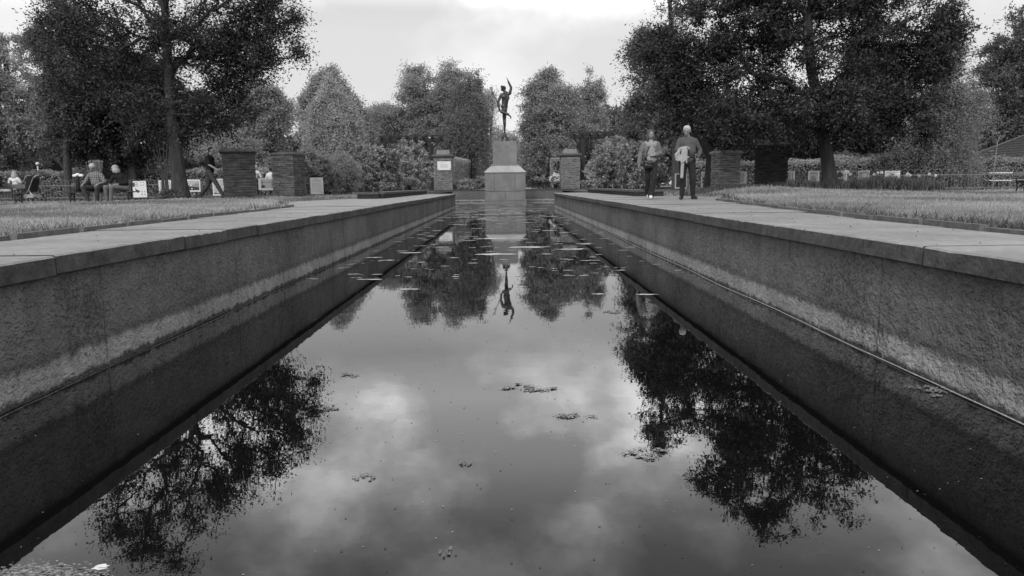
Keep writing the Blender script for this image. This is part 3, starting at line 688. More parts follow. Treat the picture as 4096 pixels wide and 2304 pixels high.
simple('birch_tree', 'hanging pale birch in front of the pointed tree beside the right hedge', 1405  , 84, [E(1360, 1450, 265, 420    , 84), E(1370, 1430, 240, 350  , 84)], 315, 157, 0.134, 'leaf_birch', 'bark_pale', 0.14, 63, group=BG, tl=1.9, droop=1.0, jit=.1)
simple('broadleaf_tree', 'dark sprawling tree standing just behind the woman in denim', 1640, 50, [E(1570, 1720, 245, 400, 50), E(1590, 1760, 290, 420, 50)], 453, 140, 0.153, 'leaf_dark', 'bark', 0.25, 64, group=BG, tl=1.3, jit=.12)
simple('broadleaf_tree', 'tall lighter tree showing past the left side of the right copper tree', 1700, 38, [E(1575, 1730, 60, 300, 38), E(1620, 1760, -160, 160, 38), E(1600, 1700, 210, 330, 38)], 412, 140, 0.122, 'leaf_dark', 'bark', 0.2, 65, group=BG, tl=1.3, gaps=.4, jit=.12)
bb = P(1792 * K, 744, 28.5); bb.z = 0.0
tree('leaning_tree', 'low tree with a black leaning trunk forked over the light stone pier', tuple(bb), [tuple(bb), tp(1790, 395, 28.5), tp(1765, 350, 28.5), tp(1720, 310, 28.5)],
     [E(1690, 1850, 235, 345, 29), E(1760, 1930, 270, 380, 30, .9), E(1640, 1760, 290, 350, 29, .6, .3)], 240, 80, 0.17, 'leaf_dark', 'bark_dark', 0.26, 66, group=BG, tl=.9, jit=.1)
simple('conifer_tree', 'near black drooping conifer between the right copper tree and the birch', 2190, 40, [E(2090, 2300, 190, 420, 40), E(2110, 2270, 60, 300, 40), E(1930, 2130, 280, 420, 42, .9), E(1820, 2000, 300, 410, 44)], 770, 157, 0.134, 'leaf_copper', 'bark_dark', 0.25, 67, group=BG, tl=1.3, droop=.6, jit=.1, shell=.4)
simple('birch_tree', 'pale weeping birch with feathery hanging twigs by the right hedge', 2357, 33, [E(2270, 2440, 190, 440, 33), E(2320, 2430, 50, 260, 33), E(2380, 2500, 200, 330, 33), E(2275, 2450, 300, 445, 33)], 715, 175, 0.076, 'leaf_birch', 'bark_pale', 0.13, 68, group=BG, tl=1.4, droop=.9, gaps=.1, jit=.09)
simple('broadleaf_tree', 'huge dark tree in the right corner above the tiled roof', 2560, 47, [E(2470, 2760, 60, 380, 47), E(2480, 2640, 45, 260, 47), E(2440, 2620, 250, 440, 47)], 770, 157, 0.159, 'leaf_dark', 'bark_dark', 0.4, 69, group=BG, tl=1.3, gaps=.15, jit=.13)
simple('broadleaf_tree', 'dark tree behind the reeds at the end of the left pavilion', 215, 52, [E(60, 330, 250, 440, 52), E(-60, 140, 330, 450, 52)], 522, 148, 0.172, 'leaf_dark', 'bark', 0.3, 70, group=BG, tl=1.5, jit=.15)
simple('broadleaf_tree', 'mid grey tree behind the gap between the walking man and the left copper tree', 540, 58, [E(470, 620, 300, 450, 58), E(560, 650, 330, 450, 58)], 385, 140, 0.172, 'leaf_mid', 'bark', 0.25, 71, group=BG, tl=1.5, jit=.16)
simple('broadleaf_tree', 'pale bushy tree glimpsed behind the two right-hand piers', 1960, 52, [E(1850, 2080, 330, 440, 52), E(1780, 1900, 340, 450, 50)], 453, 148, 0.147, 'leaf_mid', 'bark', 0.2, 72, group=BG, tl=1.3, jit=.16)
simple('broadleaf_tree', 'pale low tree right behind the walking man in black', 530, 50, [E(455, 600, 330, 450, 50), E(500, 620, 350, 455, 48)], 260, 110, 0.17, 'leaf_mid', 'bark', 0.18, 73, group=BG, tl=1.2, jit=.12)
# distant wood as one mass
def wood(name, x0, x1, y, h0, h1, n, seed, m, leaf):
    rg = np.random.default_rng(seed); x = rg.uniform(x0, x1, n); hn = SN(seed, 0.35)(np.stack([x, 0 * x, 0 * x], 1)); top = h0 + (h1 - h0) * (0.5 + 0.5 * np.clip(hn, -1, 1))
    z = top * rg.uniform(0, 1, n) ** 0.7; yy = y + rg.uniform(-3, 3, n) + 6 * (z / top)
    o = link(name, leaves_mesh(name, np.stack([x, yy, z], 1), leaf, rg), m); o['kind'] = 'stuff'; return o
wood('distant_wood', -95, -4, 115, 6, 15, 42000, 81, 'leaf_dark', 0.8)
wood('distant_wood', 3, 100, 118, 6, 14, 42000, 82, 'leaf_dark', 0.8)
wood('distant_wood', -14, 14, 150, 6, 9, 14000, 83, 'leaf_dark', 0.8)
# ---------------------------------------------------------------- plinth and statue
def plinth():
    c = P(2021, 744, 48.5); s = 48.5 / FPX; root = empty('plinth', (c.x, 49.8, WATER), 0, 'tall stepped granite plinth standing in the water under the bronze figure', 'plinth')
    w = 1.33; z = 0.0
    zz = lambda py: (744 - py) * s + 0.36 - WATER
    b = MB(); b.box((0, 0, -0.2), (2 * w + 0.06, 2 * w + 0.06, 0.72)); b.build('footing', 'granite', root)
    b = MB(); z0, z1 = 0.16, zz(765)
    for x0, x1 in ((-w, 0.0), (0.0, w)): b.box(((x0 + x1) / 2, 0, (z0 + z1) / 2), (x1 - x0 - 0.03, 2 * w, z1 - z0 - 0.03))
    b.box((0, 0, (z0 + z1) / 2), (2 * w - 0.08, 2 * w - 0.08, z1 - z0 - .01)); b.build('base_course', 'granite', root)
    b = MB(); z0, z1 = z1, zz(692)
    for x0, x1 in ((-w, -0.70), (-0.70, 0.64), (0.64, w)): b.box(((x0 + x1) / 2, 0, (z0 + z1) / 2), (x1 - x0 - 0.03, 2 * w - 0.02, z1 - z0 - 0.03))
    b.box((0, 0, (z0 + z1) / 2), (2 * w - 0.1, 2 * w - 0.1, z1 - z0 - 0.04))
    b.build('panel_course', 'granite', root)
    z0 = z1; z1 = zz(664); b = MB(); w2 = 0.90
    b.box((0, 0, z0 + 0.02), (2 * w + 0.07, 2 * w + 0.07, 0.04)); n = len(b.v)
    for ww, zq in ((w + 0.03, z0 + 0.043), (w2 + 0.02, z1)):
        b.v += [(-ww, -ww, zq), (ww, -ww, zq), (ww, ww, zq), (-ww, ww, zq)]
    for q in range(4): b.f.append((n + q, n + (q + 1) % 4, n + 4 + (q + 1) % 4, n + 4 + q))
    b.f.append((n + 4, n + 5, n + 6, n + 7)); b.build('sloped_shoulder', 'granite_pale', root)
    b = MB(); b.box((0, 0, z1 + 0.065), (2 * w2, 2 * w2, 0.13)); b.build('plinth_step', 'granite', root)
    z0 = z1 + 0.135; z1 = zz(568); b = MB(); b.box((0, 0, (z0 + z1) / 2), (1.57, 1.57, z1 - z0)); b.build('die', 'granite_pale' if False else 'granite', root)
    for o in root.children:
        md = o.modifiers.new('bevel', 'BEVEL'); md.width = 0.012; md.segments = 2; md.limit_method = 'ANGLE'
    return c.x, 49.8, WATER + z1
PLX, PLY, PLZ = plinth()

# ---------------------------------------------------------------- coursed stone piers
def pier(name, label, x, y, z, w, h, rz, m, mc, seed, cap_h=0.13, over=0.07, course=0.078, taper=0.0, top=None, group=None, cat='pier'):
    root = empty(name, (x, y, z), rz, label, cat, group); rr = random.Random(seed); b = MB(); hz_ = h - cap_h; zc = -0.15
    b2 = MB(); b2.box((0, 0, hz_ / 2 - 0.1), (w - 0.05, w - 0.05, hz_ + 0.2)); b2.build('mortar', 'mortar', root)
    while zc < hz_ - 0.02:
        ch = min(course * rr.uniform(0.7, 1.3), hz_ - zc); ww = w * (1 - taper * zc / h)
        for q in range(4):
            a = q * math.pi / 2; R = Matrix.Rotation(a, 3, 'Z'); u = -ww / 2
            while u < ww / 2 - 0.01:
                l_ = min(rr.uniform(0.14, 0.42), ww / 2 - u)
                if ww / 2 - u - l_ < 0.07: l_ = ww / 2 - u
                pr = rr.uniform(-0.012, 0.016); c = R @ Vector((u + l_ / 2, -ww / 2 + 0.05 - pr / 2, 0))
                b.box((c.x, c.y, zc + ch / 2), (l_ - 0.008, 0.10 + pr, ch - rr.uniform(0.008, 0.016)), R=R @ Matrix.Rotation(rr.uniform(-.02, .02), 3, 'Y')); u += l_
        zc += ch
    b.build('masonry', m, root)
    c = MB(); k = 10; n = 0
    for li, (zz, ww) in enumerate(((hz_, w + over), (hz_ + cap_h * 0.25, w + over * 2), (hz_ + cap_h * 0.7, w + over * 2), (h, w + over * 0.6))):
        for q in range(4 * k):
            s_, t = divmod(q, k); t = t / k * 2 - 1; p = [(t, -1), (1, t), (-t, 1), (-1, -t)][s_]
            j = rr.uniform(-.012, .012); c.v.append(((p[0]) * (ww / 2 + j), p[1] * (ww / 2 + j), zz + rr.uniform(-.008, .012)))
    for li in range(3):
        for q in range(4 * k):
            a = li * 4 * k + q; b_ = li * 4 * k + (q + 1) % (4 * k); c.f.append((a, b_, b_ + 4 * k, a + 4 * k))
    c.f.append(tuple(3 * 4 * k + q for q in range(4 * k))); c.f.append(tuple(range(4 * k))[::-1]); c.build('cap', mc, root)
    if top:
        t = MB(); t.box((0, 0, h + top[1] / 2), (top[0], top[0], top[1]), taper=0.92); t.build('block', 'cap_stone_pale', root)
    return root
def face(px, d): return math.atan2(-X(px, d), d) # rotation that turns a face to the camera
def rise(py0, py1, d): return (py1 - py0) / FPX * d
d = 25.2; pier('stone_pier', 'dark square stone pier right behind the walking man', X(961, d), d, 0.0, 1.02, 1.67, face(961, d), 'stone_course_shaded', 'cap_stone', 91, 0.13, 0.09, group='stone piers on the lawns')
d = 25.8; pier('stone_pier', 'stone pier turned to show two faces, just left of the tall white notice', X(1157, d), d, -0.02, 0.80, 1.58, face(1157, d) - 0.50, 'stone_course', 'cap_stone', 92, 0.09, 0.03, group='stone piers on the lawns')
d = 24.6; pier('stone_pier', 'paler low stone pier right of the man with the cloth, next to a dark one', X(2900, d), d, 0.0, 0.70, 1.42, face(2900, d) + 0.44, 'stone_course_pale', 'cap_stone_pale', 93, 0.10, 0.05, group='stone piers on the lawns')
d = 26.4; pier('stone_pier', 'tallest nearly black stone pier just left of the right copper tree trunk', X(3082, d), d, 0.06, 1.08, 1.66, face(3082, d), 'stone_course_shaded', 'cap_stone', 94, 0.13, 0.10, group='stone piers on the lawns')
d = 58.0; pl = pier('gate_pier', 'coursed stone gate pier carrying a white notice, beside the left hedge', X(1776, d), d, 0.08, 1.42, 2.72, 0, 'stone_course_pale', 'cap_stone', 95, 0.22, 0.12, 0.15, top=(1.0, 0.34), group='stone gate piers beyond the basin')
pier('gate_pier', 'coursed stone gate pier without a notice, beside the garden benches', X(2279, d), d, 0.08, 1.45, 2.70, 0, 'stone_course_pale', 'cap_stone', 96, 0.22, 0.12, 0.15, top=(1.05, 0.34), group='stone gate piers beyond the basin')

# ---------------------------------------------------------------- fences
def fence(x0, x1, y, z, label, h=0.80):
    root = empty('railing_fence', ((x0 + x1) / 2, y, z), 0, label, 'fence'); L_ = x1 - x0; b = MB(); n = int(L_ / 0.135); s = L_ / n
    for i in range(n + 1):
        x = -L_ / 2 + i * s; b.tube([(x, 0, -0.1), (x, 0, h - 0.07 if i % 1 == 0 else h)], 0.008, 5, False)
    for i in range(0, n - 1, 2):
        x = -L_ / 2 + i * s; pts = [(x + s - s * math.cos(a), 0, h - 0.07 + s * 1.05 * math.sin(a)) for a in [math.pi * q / 8 for q in range(9)]]; b.tube(pts, 0.008, 5, False)
    b.build('bars', 'iron_green', root)
    for zz in (0.12, h - 0.16):
        r = MB(); r.box((0, 0.012, zz), (L_, 0.012, 0.035)); r.build('rail', 'iron_green', root)
    k = 0; x = -L_ / 2 + 1.0
    while x < L_ / 2:
        p_ = MB(); p_.box((x, 0.03, h / 2), (0.05, 0.05, h + 0.06)); p_.ball((x, 0.03, h + 0.05), 0.04, 8, 6); p_.build('post', 'cast_iron', root); x += 2.7
FL, FR = 33.0, 29.5
fence(-25.5, -8.3, FL, -0.06, 'bow-topped iron railing behind the benches, carrying the pictures on the seated couple side')
fence(6.4, 24.0, FR, -0.02, 'bow-topped iron railing behind the daffodils, carrying pictures past the big trunk')

# ---------------------------------------------------------------- boards with pictures
def board(label, x0, x1, y0, y1, d, art, tilt=0.0, z_legs=False, name='picture_board', group='pictures hung on the railings'):
    a = P(x0, y1, d); b = P(x1, y0, d); w = b.x - a.x; h = b.z - a.z; cx = (a.x + b.x) / 2; cz = (a.z + b.z) / 2
    root = empty(name, (cx, d, cz), 0, label, 'picture' if name == 'picture_board' else 'notice', group)
    root.rotation_euler = (0, tilt, 0)
    p_ = MB(); p_.box((0, 0, 0), (w, 0.012, h)); o = p_.build('board', 'board_white', root)
    md = o.modifiers.new('bevel', 'BEVEL'); md.width = 0.02 if w < 1 else 0.02; md.segments = 3; md.limit_method = 'ANGLE'; md.affect = 'EDGES'; md.width = 0.005
    lay = [0.0075]
    def quad(x, z, ww, hh, m, nm='print', rot=0):
        q = MB(); X_, Z_ = x * w, z * h; hw, hh2 = ww * w / 2, hh * h / 2; y = -lay[0]; lay[0] += 0.0004
        c, s_ = math.cos(rot), math.sin(rot)
        q.poly([(X_ + u * c - v * s_, y, Z_ + u * s_ + v * c) for u, v in ((-hw, -hh2), (hw, -hh2), (hw, hh2), (-hw, hh2))]); return q.build(nm, m, root)
    def shape(pts, m, nm='drawing'):
        q = MB(); y = -lay[0]; lay[0] += 0.0004; q.poly([(u * w, y, v * h) for u, v in pts]); return q.build(nm, m, root)
    art(quad, shape, root, w, h, lay)
    return root
def disc(cx, cz, rx, rz, n=14, ph=0): return [(cx + rx * math.cos(2 * math.pi * i / n + ph), cz + rz * math.sin(2 * math.pi * i / n + ph)) for i in range(n)]
def blotch(cx, cz, rx, rz, seed, n=16):
    r = random.Random(seed); return [(cx + rx * math.cos(2 * math.pi * i / n) * r.uniform(.7, 1.2), cz + rz * math.sin(2 * math.pi * i / n) * r.uniform(.7, 1.2)) for i in range(n)]
def art_bird(quad, shape, root, w, h, lay):
    shape([(-.33, .06), (-.27, .07), (-.24, 0), (-.1, -.06), (.02, -.08), (-.02, -.16), (-.12, -.22), (-.22, -.2), (-.3, -.1), (-.31, -.01)], 'print_dark')
    r = random.Random(3)
    for k in range(9): shape(blotch(-.3 + .09 * (k % 3) + r.uniform(-.02, .02), .2 + .1 * (k // 3), .05, .03, k), 'print_mid')
    for k in range(4): shape(blotch(.12 + .2 * (k % 2), .25 + .16 * (k // 2), .05, .03, 20 + k), 'print_mid')
    for k in range(4): shape(blotch(.15 + .2 * (k % 2), -.15 - .17 * (k // 2), .06, .04, 30 + k), 'print_mid')
def art_plain(quad, shape, root, w, h, lay):
    quad(0, -.02, .8, .9, 'print_light'); quad(0, -.3, .8, .3, 'print_mid')
    for k in range(6): shape(blotch(-.25 + .1 * k, -.1 + .08 * math.sin(k), .07, .05, 40 + k), 'print_mid')
def art_shore(quad, shape, root, w, h, lay):
    quad(0, .02, .84, .76, 'print_light'); shape([(-.42, .12), (-.1, .05), (.2, .15), (.42, .3), (.42, -.1), (0, -.05), (-.42, 0)], 'print_mid'); shape([(-.42, 0), (.42, -.12), (.42, -.36), (-.3, -.36), (-.42, -.3)], 'print_dark')
    shape(disc(-.1, .02, .06, .06), 'board_white'); shape(disc(-.05, -.24, .05, .05), 'board_white')
def art_hill(quad, shape, root, w, h, lay):
    quad(0, .02, .82, .86, 'print_light'); shape([(-.41, -.41), (.41, -.41), (.41, -.2), (.1, -.3), (-.1, -.38), (-.41, -.3)], 'print_dark'); shape([(.25, .45), (.41, .45), (.41, -.2), (.3, -.1), (.33, .2)], 'print_mid'); shape([(-.41, .45), (-.05, .45), (-.25, .3), (-.41, .15)], 'print_mid')
def art_door(quad, shape, root, w, h, lay):
    quad(.04, .04, .8, .78, 'print_light'); quad(-.27, .02, .12, .7, 'print_mid'); quad(.04, .18, .5, .06, 'print_mid'); quad(.3, .02, .1, .66, 'print_mid'); shape(blotch(-.24, -.2, .13, .13, 5), 'print_dark')
def art_lake(quad, shape, root, w, h, lay):
    quad(0, .0, .9, .78, 'print_light'); shape([(-.45, -.05), (-.2, .08), (.2, .1), (.45, .02), (.45, .26), (.2, .22), (-.1, .3), (-.45, .2)], 'print_mid'); shape([(-.45, -.19), (-.12, -.06), (.1, -.05), (.45, -.14), (.45, -.08), (0, .02), (-.45, -.08)], 'print_dark'); shape(blotch(-.34, .06, .11, .05, 8), 'print_dark')
def art_map(quad, shape, root, w, h, lay):
    quad(-.08, .03, .76, .8, 'print_light')
    for k in range(5): shape(blotch(-.25 + .13 * k, .1 + .09 * (k % 3), .05, .04, 60 + k), 'print_mid')
def art_wood(quad, shape, root, w, h, lay):
    quad(0, .02, .76, .86, 'print_mid'); quad(-.1, .0, .1, .8, 'print_dark'); quad(.2, .05, .16, .75, 'print_light')
def art_arch(quad, shape, root, w, h, lay):
    quad(0, .02, .74, .86, 'print_light'); quad(0, .32, .6, .12, 'print_mid'); shape(blotch(.0, -.05, .25, .2, 9), 'print_mid')
def art_trees(quad, shape, root, w, h, lay):
    quad(-.07, .02, .7, .86, 'print_light'); shape(blotch(.12, .18, .17, .28, 10), 'print_dark'); shape(blotch(-.25, .15, .16, .24, 11), 'print_dark'); quad(-.07, -.3, .7, .2, 'print_dark')
def art_field(quad, shape, root, w, h, lay):
    quad(0, .0, .9, .9, 'print_mid'); shape(blotch(.05, .1, .3, .2, 12), 'print_light'); quad(0, .33, .8, .03, 'print_dark', rot=.3)
def art_castle(quad, shape, root, w, h, lay):
    quad(0, .02, .72, .86, 'print_light'); shape([(-.3, -.1), (-.3, .15), (-.18, .12), (-.16, .28), (.08, .24), (.12, .12), (.3, .05), (.32, -.25), (0, -.3)], 'print_dark')
def art_frame(quad, shape, root, w, h, lay): quad(.02, .03, .84, .86, 'print_dark'); shape(blotch(.1, .1, .2, .25, 14), 'print_mid')
def text(s, size, x, z, root, lay, m='ink'):
    cu = bpy.data.curves.new('lettering', 'FONT'); cu.body = s; cu.size = size; cu.align_x = 'CENTER'
    o = bpy.data.objects.new('tmp', cu); COL.objects.link(o); dg = bpy.context.evaluated_depsgraph_get(); me = bpy.data.meshes.new_from_object(o.evaluated_get(dg)); bpy.data.objects.remove(o)
    me.transform(Matrix.Translation((x, -lay[0] - 0.0005, z)) @ Matrix.Rotation(math.pi / 2, 4, 'X')); o = link('lettering', me, m, root); return o
def art_notice(quad, shape, root, w, h, lay):
    text('Rotary', 0.085 * h, 0, .40 * h, root, lay); text('Art In the Park', 0.088 * h, 0, .295 * h, root, lay)
    q = MB(); r = random.Random(2); y = -lay[0]
    for z0 in [.24] + [.15 - .062 * k for k in range(9)]:
        if abs(z0 - .24) < .001: segs = [(-.2, .22)]
        else: segs = []; u = -.36; 
        while z0 < .2 and u < .34:
            l_ = r.uniform(.05, .13); segs.append((u, min(u + l_, .36))); u += l_ + .018
        for a, b in segs: q.poly([(a * w, y, (z0 - .011) * h), (b * w, y, (z0 - .011) * h), (b * w, y, (z0 + .008) * h), (a * w, y, (z0 + .008) * h)])
    q.build('small_print', 'ink_pale', root); shape(disc(.36, -.42, .045, .03), 'ink', 'emblem')
def art_plaque(quad, shape, root, w, h, lay):
    text('Rotary', 0.10 * h, 0, .32 * h, root, lay); quad(-.16, .36, .05, .07, 'ink', 'emblem')
    for k in range(9): quad(0, .18 - .05 * k, .64 - .06 * (k % 3), .018, 'ink_pale', 'small_print')
    quad(-.42, -.36, .05, .16, 'ink_pale', 'emblem'); quad(.43, -.34, .05, .18, 'ink_pale', 'emblem')
FLp, FRp = FL - 0.09, FR - 0.09
board('white picture board with a dark bird drawing, right beside the seated couple bench', 534, 584, 724, 790, FLp, art_bird, -0.02)
board('pale picture board between the bird drawing and the big left trunk', 638, 686, 721, 783, FLp, art_plain, -0.015)
board('picture board with a shore scene, between the big trunk and the walking man', 741, 800, 718, 768, FLp, art_shore)
board('tall picture board with a bright hillside, between the walking man and the dark pier', 853, 904, 715, 783, FLp, art_hill)
board('picture board with a doorway scene, seen between the two left piers', 1035, 1101, 713, 761, FLp + 0.0, art_door, 0.01)
board('tall white notice of small print standing before the feathery bushes', 1243, 1292, 710, 777, 30.0, art_notice, name='notice_board', group='white notices')
board('white landscape notice fixed to the left gate pier', 1750, 1803, 645, 681, 57.2, art_plaque, name='notice_board', group='white notices')
board('dark picture in a white frame behind the legs of the man with the cloth', 2699, 2748, 694, 755, FRp, art_frame)
board('picture board with a pale lake, half behind the pale pier', 2804, 2868, 686, 754, FRp, art_lake)
board('map-like pale picture board in the gap between the two right piers', 2935, 2988, 686, 735, FRp, art_map)
board('picture board with upright tree stems at the edge of the darkest pier', 3128, 3180, 685, 737, FRp, art_wood)
board('picture board with an arch, between the darkest pier and the right trunk', 3231, 3278, 684, 735, FRp, art_arch)
board('picture board with two dark trees, touching the right side of the big trunk', 3315, 3391, 683, 730, FRp, art_trees)
board('thin-framed grey picture board, second to the right of the big trunk', 3431, 3478, 683, 730, FRp, art_field)
board('widest picture board with a dark ruin, furthest right behind the daffodils', 3537, 3601, 683, 730, FRp, art_castle)

# ---------------------------------------------------------------- hedges and shrubs
def hedge(name, label, pts, width, z0, z1, n, leaf, seed, m='leaf_hedge', cat='hedge', group=None, rough=0.09, gap=0.0, par=None):
    """clipped hedge along a line: leaves in a shell round a solid dark box"""
    rg = np.random.default_rng(seed); c = Vector(((pts[0][0] + pts[-1][0]) / 2, (pts[0][1] + pts[-1][1]) / 2, z0)); root = empty(name, c, 0, label, cat, group) if par is None else par
    Q = []; core = MB()
    tot = sum((Vector(b) - Vector(a)).length for a, b in zip(pts[:-1], pts[1:]))
    for a, b in zip(pts[:-1], pts[1:]):
        a = Vector(a); b = Vector(b); d = b - a; L_ = d.length; nrm = Vector((-d.y, d.x)).normalized(); k = int(n * L_ / tot); H = z1 - z0
        u = rg.uniform(0, 1, k); s = rg.uniform(0, 1, k); wtop = width / (width + 2 * H); dep = rg.exponential(0.07, k)
        top = s < wtop; t = rg.uniform(-1, 1, k); zz = rg.uniform(0, 1, k); side = np.where(rg.uniform(0, 1, k) < 0.5, 1, -1)
        off = np.where(top, t * width / 2, side * (width / 2 - dep)); z = np.where(top, z1 - dep, z0 + zz * H)
        end = rg.uniform(0, 1, k) < width / (2 * L_ + width) * 0.8; u = np.where(end, np.where(rg.uniform(0, 1, k) < .5, dep / L_, 1 - dep / L_), u); off = np.where(end, t * width / 2, off)
        q = np.stack([a.x + d.x * u + nrm.x * off, a.y + d.y * u + nrm.y * off, z], 1)
        nz_ = SN(seed, 2.6)(q)[:, None]; dirn = np.stack([nrm.x * np.sign(off) * (~top), nrm.y * np.sign(off) * (~top), top * 1.0], 1); q = q + dirn * nz_ * rough + rg.normal(0, .02, q.shape); Q.append(q)
        mid = (a + b) / 2; core.box((mid.x - c.x, mid.y - c.y, H / 2 - 0.06), (L_ - 1.1, width - 0.4, H - 0.34), R=Matrix.Rotation(math.atan2(d.y, d.x), 3, 'Z'))
    Q = np.concatenate(Q) - np.array(c); val = 0.5 + 0.28 * SN(seed + 1, 2.0)(Q) + rg.normal(0, .22, len(Q))
    link('foliage', leaves_mesh('foliage', Q, leaf, rg, val, 0.3), m, root)
    core.build('stems', 'mortar', root)  # solid dark boxes filling the leaf shell, no modelled stems
    return root
def dview(px, d): v = P(px, 744, d); return (v.x, v.y)
hedge('hedge', 'long clipped hedge behind the left railing and below the pavilion roof', [(-36, 38), (-19.5, 38), (-8.4, 37)], 1.2, -0.1, 1.33, 42000, 0.10, 101)
hedge('hedge', 'long clipped hedge with a pale top behind the right-hand pictures', [(8.5, 35.5), (16, 35.2), (33, 35.2)], 1.3, 0.0, 1.42, 60000, 0.085, 102, rough=.13)
hedge('hedge', 'receding clipped pale hedge right of the gate pier with the notice', [(-4.85, 60.5), (-3.4, 80)], 1.3, 0.1, 2.75, 30000, 0.13, 103, 'leaf_pale')
hedge('hedge', 'receding clipped pale hedge behind the garden benches', [(4.3, 61), (5.6, 80)], 1.3, 0.1, 2.55, 30000, 0.13, 104, 'leaf_pale')

def shrub(name, label, lobes, z0, n, per, leaf, m, seed, group=None, tl=0.4, up=0.5, jit=.05, gaps=0.0, cat='shrub', shell=.22):
    rg = np.random.default_rng(seed); cx = sum(l[0] for l in lobes) / len(lobes); cy = sum(l[1] for l in lobes) / len(lobes); c = np.array([cx, cy, z0])
    root = empty(name, tuple(c), 0, label, cat, group); C, D = sample_crown(lobes, n, seed, shell, .16, gaps); ok = C[:, 2] > z0 + .05; C, D = C[ok] - c, D[ok]
    link('foliage', foliage('foliage', C, D, per, leaf, rg, 4, tl, .1, .55, jit, up=up), m, root)
    b = MB()
    for k in range(16):
        t = C[rg.integers(len(C))]; b.tube([(t[0] * .15, t[1] * .15, -.1), (t[0] * .5, t[1] * .5, t[2] * .55), tuple(t)], [.035, .022, .01], 5, False)
    b.build('stems', 'bark_dark', root); return root
SG = 'shrubs planted along the flower beds'
shrub('shrub', 'big dark-leaved evergreen shrub at the near end of the left bed wall', [E(888, 985, 362, 500, 40), E(930, 1010, 365, 500, 41), E(895, 960, 400, 500, 38.5), E(905, 1000, 430, 495, 38)], .05, 420, 60, .125, 'leaf_shrub', 111, SG)
shrub('shrub', 'taller pale climbing shrub swallowing the left pergola posts', [E(985, 1085, 362, 480, 50), E(1010, 1080, 400, 490, 47), E(975, 1040, 365, 480, 47)], .05, 330, 60, .15, 'leaf_hedge', 112, SG)
shrub('shrub', 'broad glossy shrub on the right, behind the woman in denim', [E(1560, 1668, 345, 490, 34), E(1500, 1620, 355, 495, 39), E(1610, 1675, 340, 440, 32), E(1580, 1670, 420, 495, 31)], .05, 520, 64, .12, 'leaf_shrub', 113, SG)
shrub('shrub', 'pale bushy climber just right of the right gate pier', [E(1475, 1560, 370, 490, 46), E(1500, 1600, 345, 470, 48), E(1470, 1520, 420, 490, 42)], .05, 360, 60, .14, 'leaf_hedge', 114, SG)
shrub('shrub', 'feathery grey bush right of the tall white notice', [E(820, 900, 390, 500, 36), E(770, 860, 400, 495, 35)], .0, 330, 70, .085, 'leaf_mid', 115, SG, tl=.7)
shrub('shrub', 'pale flowering bush above the second left pier', [E(745, 800, 370, 470, 34), E(765, 830, 390, 490, 35)], .0, 220, 60, .10, 'leaf_hedge', 116, SG, tl=.5)
shrub('shrub', 'round bush on the lawn edge seen between the two left piers', [E(668, 700, 400, 440, 42)], .0, 60, 60, .10, 'leaf_mid', 117, SG)
shrub('shrub', 'low leafy mound at the foot of the big left trunk', [E(395, 460, 482, 512, 24.2, .7)], -.05, 60, 70, .06, 'blade_dark', 118, SG, tl=.25)
shrub('clipped_bush', 'small clipped dome left of the left gate pier', [E(1018, 1052, 448, 482, 43)], .05, 60, 70, .08, 'leaf_mid', 119, SG, tl=.15)
shrub('clipped_bush', 'small clipped dome right of the right gate pier', [E(1510, 1542, 445, 482, 43)], .05, 60, 70, .08, 'leaf_mid', 120, SG, tl=.15)
shrub('shrub', 'low rose bushes along the right of the receding left hedge', [E(1145, 1175, 455, 478, 58.5), E(1165, 1195, 452, 478, 62), E(1190, 1222, 445, 474, 70)], .1, 160, 60, .13, 'leaf_hedge', 121, SG)
shrub('shrub', 'low leafy border left of the garden benches', [E(1320, 1370, 415, 470, 80), E(1345, 1375, 440, 478, 64)], .1, 140, 60, .15, 'leaf_mid', 122, SG)
shrub('shrub', 'pale flowering plant between the gate pier and the near garden bench', [E(1385, 1412, 438, 462, 59)], .1, 40, 60, .12, 'petal', 123, SG, tl=.2)
shrub('shrub', 'dark bushes behind the railing right of the big right trunk', [E(2200, 2290, 385, 470, 33.5), E(2290, 2370, 400, 470, 33), E(2050, 2200, 390, 440, 37)], .0, 300, 60, .10, 'leaf_dark', 124, SG)
shrub('shrub', 'dark low bushes behind the left trunk above the picture boards', [E(365, 440, 420, 470, 40), E(440, 560, 400, 465, 41)], .0, 220, 60, .11, 'leaf_dark', 125, SG)

